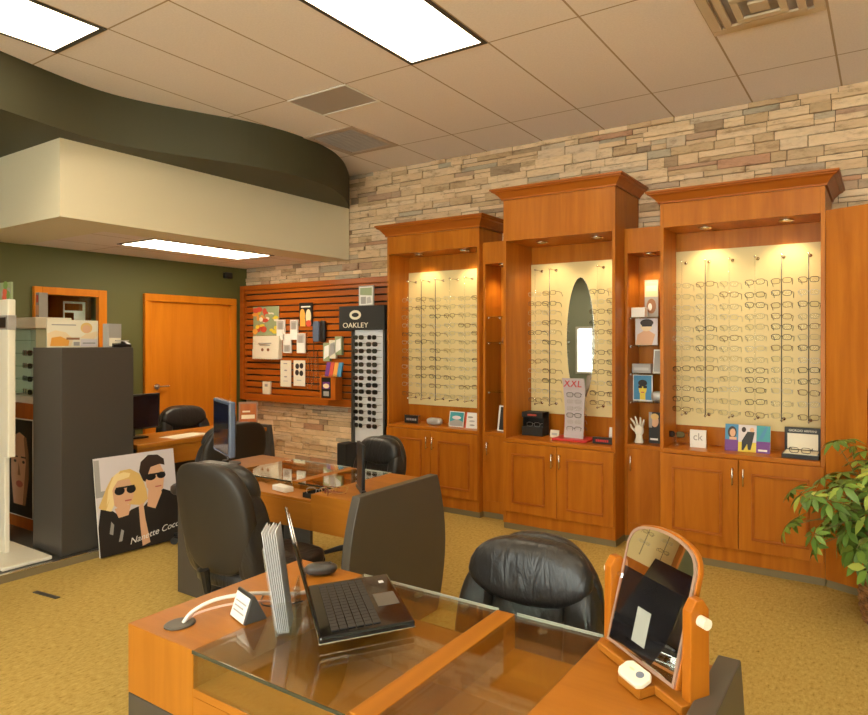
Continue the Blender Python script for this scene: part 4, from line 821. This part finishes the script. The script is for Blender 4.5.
for k, (x, y, kd, rz) in enumerate(((-2.62, 2.52, 'silver', 15), (-2.52, 2.60, 'dark', -20), (-2.66, 2.66, 'gold', 40), (-3.10, 2.55, 'dark', 30), (-3.25, 2.62, 'silver', -15), (-3.38, 2.50, 'brown', 10))):
    glasses(kd, f'{KL[kd]} glasses under the middle desk glass, {["end compartment, front", "end compartment, middle", "end compartment, back", "beside the divider", "long compartment, back", "long compartment, front"][k]}', 'glasses inside the middle desk', (x, y, .652 + .021), R(rz))
c = MB(); c.sell((0, 0, 0), (.08, .035, .022), .6, .6); tag(c.build('glasses_case', M['silver'], loc=(-3.40, 2.30, ZL + .022), smooth=True), 'silver glasses case on the middle desk ledge behind the near chair', 'case')
t = thing('desk_mirror', 'black desk mirror seen edge-on on the middle desk glass', 'mirror', (-2.425, 2.42, Z2), R(54))
MB().box(-.012, .012, -.10, .10, 0, .018).build('foot', M['black'], t, bevel=.003); o = MB().box(-.008, .008, -.085, .085, .019, .255).build('mirror_panel', M['black'], t, bevel=.003); MB().box(.0082, .010, -.075, .075, .03, .245).build('mirror_glass', M['mirror'], o)
t = thing('monitor', 'flat monitor seen from its edge on the middle desk block', 'monitor', (-3.70, 2.50, Z2), R(-21))
# faces the chair; seen from the camera almost edge-on
MB().lathe([(.09, 0), (.09, .008), (.02, .014), (.02, .03)], n=24).build('stand_base', M['black'], t); MB().box(-.02, .02, .012, .030, .03, .22).build('stand_neck', M['black'], t)
o = MB().box(-.21, .21, -.028, .010, .07, .42).build('screen_body', M['blue_plastic'], t, bevel=.010); MB().box(-.19, .19, -.0295, -.0282, .09, .40).build('screen', M['screen'], o); MB().sell((0, .025, .26), (.10, .022, .09), .5, .4).build('rear_housing', M['black'], o, smooth=True)
# ------------------------------------------------------------------ far desk
t = thing('monitor', 'dark monitor on the far desk beside the tall charcoal column', 'monitor', (-5.36, 2.80, .7505), R(92))
MB().box(-.09, .09, -.06, .06, 0, .012).build('stand_base', M['black'], t, bevel=.004); MB().box(-.02, .02, .012, .03, .0125, .15).build('stand_neck', M['black'], t)
o = MB().box(-.20, .20, -.03, .011, .07, .36).build('screen_body', M['black'], t, bevel=.004); MB().box(-.185, .185, -.0312, -.0302, .085, .345).build('screen', M['screen'], o)
c = MB(); c.box(-.10, .10, -.16, .16, 0, .0015); tag(c.build('paper_sheet', M['cream'], loc=(-5.14, 3.10, .7505), rz=R(8)), 'cream paper lying on the far desk near the monitor', 'paper')
card('picture_stand', 'reddish brown picture stand on the far desk end by the stone', 'picture stand', -5.14, -4.98, .7505, .24, 3.60, [(1, rect(.08, .08, .92, .92)), (2, rect(.15, .35, .85, .5)), (2, rect(.2, .6, .6, .66))], [M['skin_d'], M['wood_red'], M['peach']], rz=R(50))

# ------------------------------------------------------------------ column, displays on the platform
t = thing('charcoal_column', 'tall charcoal pedestal column beside the leaning sunglasses poster', 'column', (-4.958, 2.115, .0475))
MB().box(-.425, 0, 0, .475, 0, 1.455).build('column_body', M['grey'], t, bevel=.003)
ZC = 1.5035
c = MB(); w_, h_ = .33, .20; c.mi(0).box(0, w_, 0, .008, 0, h_)
print_on(c, w_, h_, [(1, [(.0, .05), (.45, .05), (.5, .3), (.35, .55), (.15, .62), (0, .5)]), (2, [(.05, .05), (.4, .05), (.42, .25), (.25, .4), (.08, .35)]), (3, rect(.08, .80, .55, .84)), (4, ell(.76, .72, .12, .2)), (5, ell(.76, .68, .085, .15)), (1, [(.63, .35), (.9, .3), (1, .45), (.98, .6), (.86, .55), (.75, .5)]), (6, rect(.36, .28, .62, .36)), (7, rect(.5, .06, .62, .2)), (8, rect(.64, .02, .98, .3)), (7, rect(.68, .12, .94, .18))])
tag(c.build('counter_sign', [M['cream'], M['peach'], M['orange'], M['greyp'], M['blond'], M['skin'], M['skin_d'], M['greyp'], M['lilac']], loc=(-5.19, 2.125, ZC), rz=R(90)), 'cream counter sign with an orange leaf and smiling woman on the column', 'sign')
c = MB(); c.mi(0).box(-.04, .04, -.045, .045, 0, .175); c.mi(1).box(.0405, .042, -.04, .04, .01, .07); tag(c.build('sample_box', [M['greyp'], M['cream']], loc=(-5.03, 2.475, ZC), bevel=.002), 'grey box standing beside the cream sign on the column', 'box')
t = thing('business_card_tray', 'dark slanted tray at the column top edge', 'tray', (-5.0, 2.545, ZC)); MB().prism([(-.035, -.09, 0), (.035, -.09, 0), (.035, -.09, .022), (-.035, -.09, .045)], (0, .125, 0)).build('tray_body', M['black'], t, bevel=.002); MB().box(-.03, .03, -.07, .02, .0455, .052).build('card_stack', M['silver'], t)
# leaning poster
w_, h_ = .555, .70; c = MB(); c.mi(0).box(0, w_, 0, .012, 0, h_)
hairw = [(.02, .50), (.10, .44), (.18, .52), (.55, .44), (.60, .52), (.585, .66), (.53, .78), (.42, .845), (.30, .84), (.19, .78), (.12, .68)]
print_on(c, w_, h_, [(1, FULL), (2, rect(.0, .60, .06, .98)), (2, rect(.0, .60, .40, .66)),
    (3, [(.50, .0), (1, .0), (1, .50), (.82, .575), (.72, .52), (.60, .46), (.52, .40)]), (4, [(.60, .42), (.63, .60), (.78, .62), (.80, .54), (.70, .38)]), (4, [(.61, .62), (.60, .76), (.66, .86), (.80, .86), (.855, .74), (.82, .58), (.74, .53), (.66, .56)]),
    (5, [(.57, .70), (.53, .80), (.56, .90), (.66, .965), (.78, .955), (.86, .90), (.865, .83), (.80, .85), (.68, .83), (.63, .74), (.60, .68)]), (6, ell(.675, .722, .065, .036, 16)), (6, ell(.81, .726, .058, .036, 16)), (6, rect(.60, .738, .86, .757)), (7, rect(.72, .605, .80, .618)),
    (8, hairw), (3, [(.0, .0), (.52, .0), (.55, .30), (.50, .44), (.40, .42), (.28, .36), (.18, .44), (.04, .48), (.0, .30)]), (4, [(.20, .46), (.24, .36), (.36, .37), (.40, .48)]), (4, [(.17, .52), (.17, .66), (.22, .74), (.40, .74), (.45, .62), (.43, .53), (.34, .465), (.24, .46)]),
    (9, [(.10, .46), (.15, .56), (.16, .70), (.22, .80), (.34, .82), (.42, .80), (.40, .76), (.26, .74), (.19, .66), (.20, .50), (.16, .44)]), (9, [(.30, .84), (.22, .80), (.14, .66), (.11, .5), (.17, .60), (.24, .76)]), (6, ell(.275, .632, .062, .042, 16)), (6, ell(.415, .632, .058, .042, 16)), (6, rect(.23, .655, .46, .672)), (7, rect(.33, .515, .41, .53)),
    (4, [(.49, .44), (.55, .47), (.56, .30), (.60, .04), (.50, .02), (.49, .25)]), (8, [(.44, .80), (.55, .74), (.60, .60), (.61, .50), (.56, .46), (.545, .60), (.48, .72)]), (2, [(.12, .22), (.15, .34), (.18, .30), (.16, .2)]), (2, [(.22, .12), (.26, .24), (.29, .22), (.26, .12)])])
po = c.build('poster', [M['white'], M['lilac'], M['greyp'], M['cloth_bk'], M['skin'], M['hair'], M['black'], M['lip'], M['blond'], M['blond_l']])
po.location = (-4.815, 2.292, .012); po.rotation_euler = (R(-9.5), 0, R(86)); tag(po, 'large poster of a blonde woman and a man in sunglasses leaning on the column', 'poster')
text(po, 'Nanette Coco', .062, (.368, -.0095, .092), (R(90), R(-9), 0), M['white'], shear=.45)
# white stand at the left edge
t = thing('white_display_stand', 'tall white display stand with dark label slot and wide foot', 'display stand', (-5.28, 1.95, .0475))
MB().box(-.60, .30, -.16, .12, 0, .025).build('foot', M['ivory'], t, bevel=.006); MB().box(-.6, -.026, -.03, .0, .0255, .70).build('lower_post', M['ivory'], t, bevel=.006); MB().box(-.6, .066, -.045, .0, .7005, 1.79).build('upper_panel', M['ivory'], t, bevel=.008)
MB().box(-.6, .068, -.047, .002, 1.58, 1.68).build('label_band', M['silver'], t, bevel=.002); MB().box(-.4, .035, -.0485, -.0475, 1.595, 1.665).build('label_slot', M['black'], t)
c = MB(); rf = random.Random(9); c.mi(0).box(0, .30, 0, .01, 0, .12); print_on(c, .30, .12, [(rf.choice((1, 2, 3, 4)), ell(rf.uniform(.1, .9), rf.uniform(.1, .9), .12, .25, 8)) for k in range(14)])
tag(c.build('picture_card', [M['sage'], M['green'], M['redp'], M['peach'], M['greyp']], loc=(-5.53, 1.93, 1.8385)), 'leafy coloured picture card on top of the white stand', 'card')
c = MB(); c.mi(0).box(0, .06, 0, .06, 0, .20); print_on(c, .06, .2, [(1, rect(.1, .1, .9, .5)), (2, rect(.2, .6, .8, .9))]); tag(c.build('picture_card', [M['greyp'], M['skin'], M['redp']], loc=(-6.1 + .14, 2.36, 1.7405)), 'small dark printed pack standing on the lit sunglasses cabinet', 'packet')
# sunglasses cabinet further back
t = thing('sunglasses_cabinet', 'pale green sunglasses cabinet on a wooden base between stand and column', 'cabinet', (-6.42, 2.30, .0475))
c = MB(); c.box(0, .64, .20, .22, 1.06, 1.60); c.box(0, .02, 0, .20, 1.06, 1.60); c.box(.60, .62, 0, .2, 1.06, 1.60); c.build('case_body', mat('pale_green_case', (.52, .56, .40), .4), t, bevel=.002)
MB().box(-.0, .66, -.02, .23, 1.6005, 1.69).build('header', M['ivory'], t, bevel=.006)
for k in range(5): MB().box(.021, .599, .01, .199, 1.085 + k * .105, 1.09 + k * .105).build('glass_shelf', M['shelfglass'], t)
MB().box(0, .62, 0, .22, 1.005, 1.0595).build('case_sill', M['ivory'], t); MB().box(-.02, .66, -.01, .25, 0, 1.0045).build('wood_base', M['wood_red'], t, bevel=.003)
for k, (cm, rw) in enumerate((('red', 1.4385), ('brown', 1.3335), ('dark', 1.2285), ('gold', 1.1235))):
    glasses(cm, f'sunglasses {ORD[k + 1]} down in the pale green cabinet', 'sunglasses in the pale green cabinet', (-5.93, 2.33, .0475 + rw - .105 + .072 + .0), R(10), True)
    glasses(cm, f'sunglasses deeper in the pale green cabinet, shelf {["one", "two", "three", "four"][k]} from top', 'sunglasses in the pale green cabinet', (-6.15, 2.36, .0475 + rw - .105 + .072), R(-10), True)
w_, h_ = .46, .78; c = MB(); c.mi(0).box(0, w_, 0, .012, 0, h_)
print_on(c, w_, h_, [(1, rect(.02, .01, .98, .99)), (2, [(.28, .12), (.72, .12), (.84, .4), (.84, .65), (.72, .86), (.3, .86), (.18, .65), (.18, .4)]), (3, [(.62, .12), (.72, .12), (.84, .4), (.84, .65), (.72, .86), (.66, .8), (.74, .55)]), (1, [(.1, .5), (.2, .8), (.5, .86), (.82, .8), (.92, .5), (.96, .95), (.06, .95)]), (4, ell(.5, .33, .13, .035)), (5, rect(.25, .60, .44, .615)), (5, rect(.56, .60, .75, .615)), (6, ell(.34, .56, .05, .015)), (6, ell(.66, .56, .05, .015)), (3, [(.48, .55), (.55, .42), (.44, .42)])])
tag(c.build('portrait_poster', [M['white'], M['cloth_bk'], M['skin'], M['skin_d'], M['lip'], M['hair'], M['hair']], loc=(-6.24, 2.272, .15)), 'dark portrait poster of a woman in glasses on the wooden base', 'poster')
# floor outlet plate
c = MB(); c.box(0, .235, -.014, .014, 0, .006); tag(c.build('floor_slot_plate', M['grey'], loc=(-4.555, 1.80, 0), rz=R(6), bevel=.002), 'narrow dark metal plate set into the carpet', 'floor plate')

# ------------------------------------------------------------------ potted plant
t = thing('potted_plant', 'leafy umbrella plant in a wicker basket before the angled panel', 'plant', (.04, 3.93, 0))
c = MB(); n_ = 14
for k in range(n_):
    z = .02 + k * .0195; r_ = .135 + .035 * math.sin(PI * (k + 3) / 20); th = [2 * PI * i / 36 for i in range(36)]
    c.tube([((r_ + .005 * (1 if (i + k) % 2 else -1)) * math.cos(a), (r_ + .005 * (1 if (i + k) % 2 else -1)) * math.sin(a), z) for i, a in enumerate(th)], .011, 6, True)
c.lathe([(.01, .005), (.13, .005), (.155, .15), (.15, .27), (.01, .22)], n=24); c.build('basket', M['wicker'], t, smooth=True)
MB().lathe([(.001, 0), (.145, 0), (.145, .01), (.001, .012)], (0, 0, .255), 24).build('soil', M['soil'], t)
lf = MB(); st = MB(); rp = random.Random(21)
for k in range(5):
    a = 2 * PI * k / 5; st.tube([(.04 * math.cos(a), .04 * math.sin(a), .25), (.08 * math.cos(a), .08 * math.sin(a), .45), (.13 * math.cos(a), .13 * math.sin(a), .68)], [.012, .010, .006], 7)
for k in range(150):
    a = rp.uniform(0, 2 * PI); el_ = rp.uniform(-.55, 1.35); rr_ = rp.uniform(.22, .60)
    base = Vector((.09 * math.cos(a), .09 * math.sin(a), rp.uniform(.40, .60))); tip = Vector((rr_ * math.cos(a) * math.cos(el_) * 1.0, rr_ * math.sin(a) * math.cos(el_), .56 + rr_ * .85 * math.sin(el_)))
    wx, wy = tip.x + .04 + .343, tip.y + 3.93 - 4.325; off = wx * math.sin(R(20)) + wy * math.cos(R(20)) + .14
    if off > 0: tip -= Vector((math.sin(R(20)), math.cos(R(20)), 0)) * off
    if tip.z < .33: tip.z = .33 + rp.random() * .08
    mid = (base + tip) / 2 + Vector((0, 0, .05)); st.tube([base, mid, tip], [.004, .003, .002], 5)
    nrm = (tip - Vector((0, 0, .38))).normalized() + Vector((0, 0, .5)); nrm.normalize(); u = nrm.orthogonal().normalized(); v = nrm.cross(u); n_ = rp.choice((7, 8, 8, 9)); L_ = rp.uniform(.085, .125)
    for j in range(n_):
        b = 2 * PI * j / n_ + rp.uniform(-.12, .12); d = (u * math.cos(b) + v * math.sin(b)); s_ = nrm.cross(d); droop = rp.uniform(.25, .6); Lj = L_ * rp.uniform(.8, 1.05); w2 = Lj * .19
        P_a = [tip + d * Lj * q - nrm * droop * Lj * q * q for q in (.12, .45, .75, 1.0)]
        lf.add([P_a[0], P_a[1] + s_ * w2, P_a[2] + s_ * w2 * .75, P_a[3], P_a[2] - s_ * w2 * .75, P_a[1] - s_ * w2, P_a[1] - nrm * w2 * .25, P_a[2] - nrm * w2 * .2], [(0, 6, 1), (1, 6, 7, 2), (2, 7, 3), (0, 5, 6), (5, 4, 7, 6), (4, 3, 7)])
st.build('stems', M['stem'], t, smooth=True); lf.build('foliage', M['leaf'], t, smooth=True)
# ------------------------------------------------------------------ display cabinet on the green wall, outside the picture, seen in the desk mirror
t = cabinet('display_cabinet', 'cherry display cabinet on the green wall reflected in the tilting desk mirror', -1.408, -.345, 4.33, 4.64, 2.53, 2.612, 2.36, (.92, 2.222), .785)
t.location = (-6.25, .35, .0475); t.rotation_euler = (0, 0, R(90))
for i in range(4):
    yy = .35 + .18 + i * .235
    rt_ = thing('display_rod', f'{ORD[i + 1]} slim rod in the cabinet reflected in the desk mirror', 'display rod', (-6.25 - .19, yy, .0475), R(90), 'eyeglass rods')
    MB().cyl((0, 0, 1.0), (0, 0, 2.143), .0035, n=8).build('rod', M['dark_metal'], rt_, smooth=True)
    b = MB()
    for zz in (1.01, 2.13): b.cyl((0, 0, zz), (0, .107, zz), .004, n=8)
    b.build('standoff', M['metal'], rt_)['kind'] = 'stuff'
    for j in range(8):
        k = ('dark', 'brown', 'silver', 'dark')[(i * 3 + j) % 4]
        glasses(k, f'{KL[k]} eyeglasses {ORD[j + 1]} down the {ORD[i + 1]} rod of the mirror-reflected cabinet', 'eyeglasses reflected in the desk mirror', (-6.25 - .184, yy, 2.0 - j * .115), R(90))

# shrub outside the small window, seen in the oval mirror
t = thing('garden_shrub', 'green shrub outside the small shop window, glimpsed in the oval mirror', 'shrub', (-5.8, -4.3, 0)); c = MB(); rq = random.Random(4)
for k in range(420):
    p = Vector((rq.gauss(0, .22), rq.gauss(0, .18), rq.uniform(.3, 1.75))); u = Vector((rq.uniform(-1, 1), rq.uniform(-1, 1), rq.uniform(-1, 1))).normalized(); v = u.orthogonal().normalized()
    c.add([p, p + u * .05 + v * .025, p + u * .11, p + u * .05 - v * .025], [(0, 1, 2, 3)])
c.build('foliage', M['leaf'], t); MB().cyl((0, 0, 0), (0, 0, 1.5), .03, .01).build('trunk', M['stem'], t)
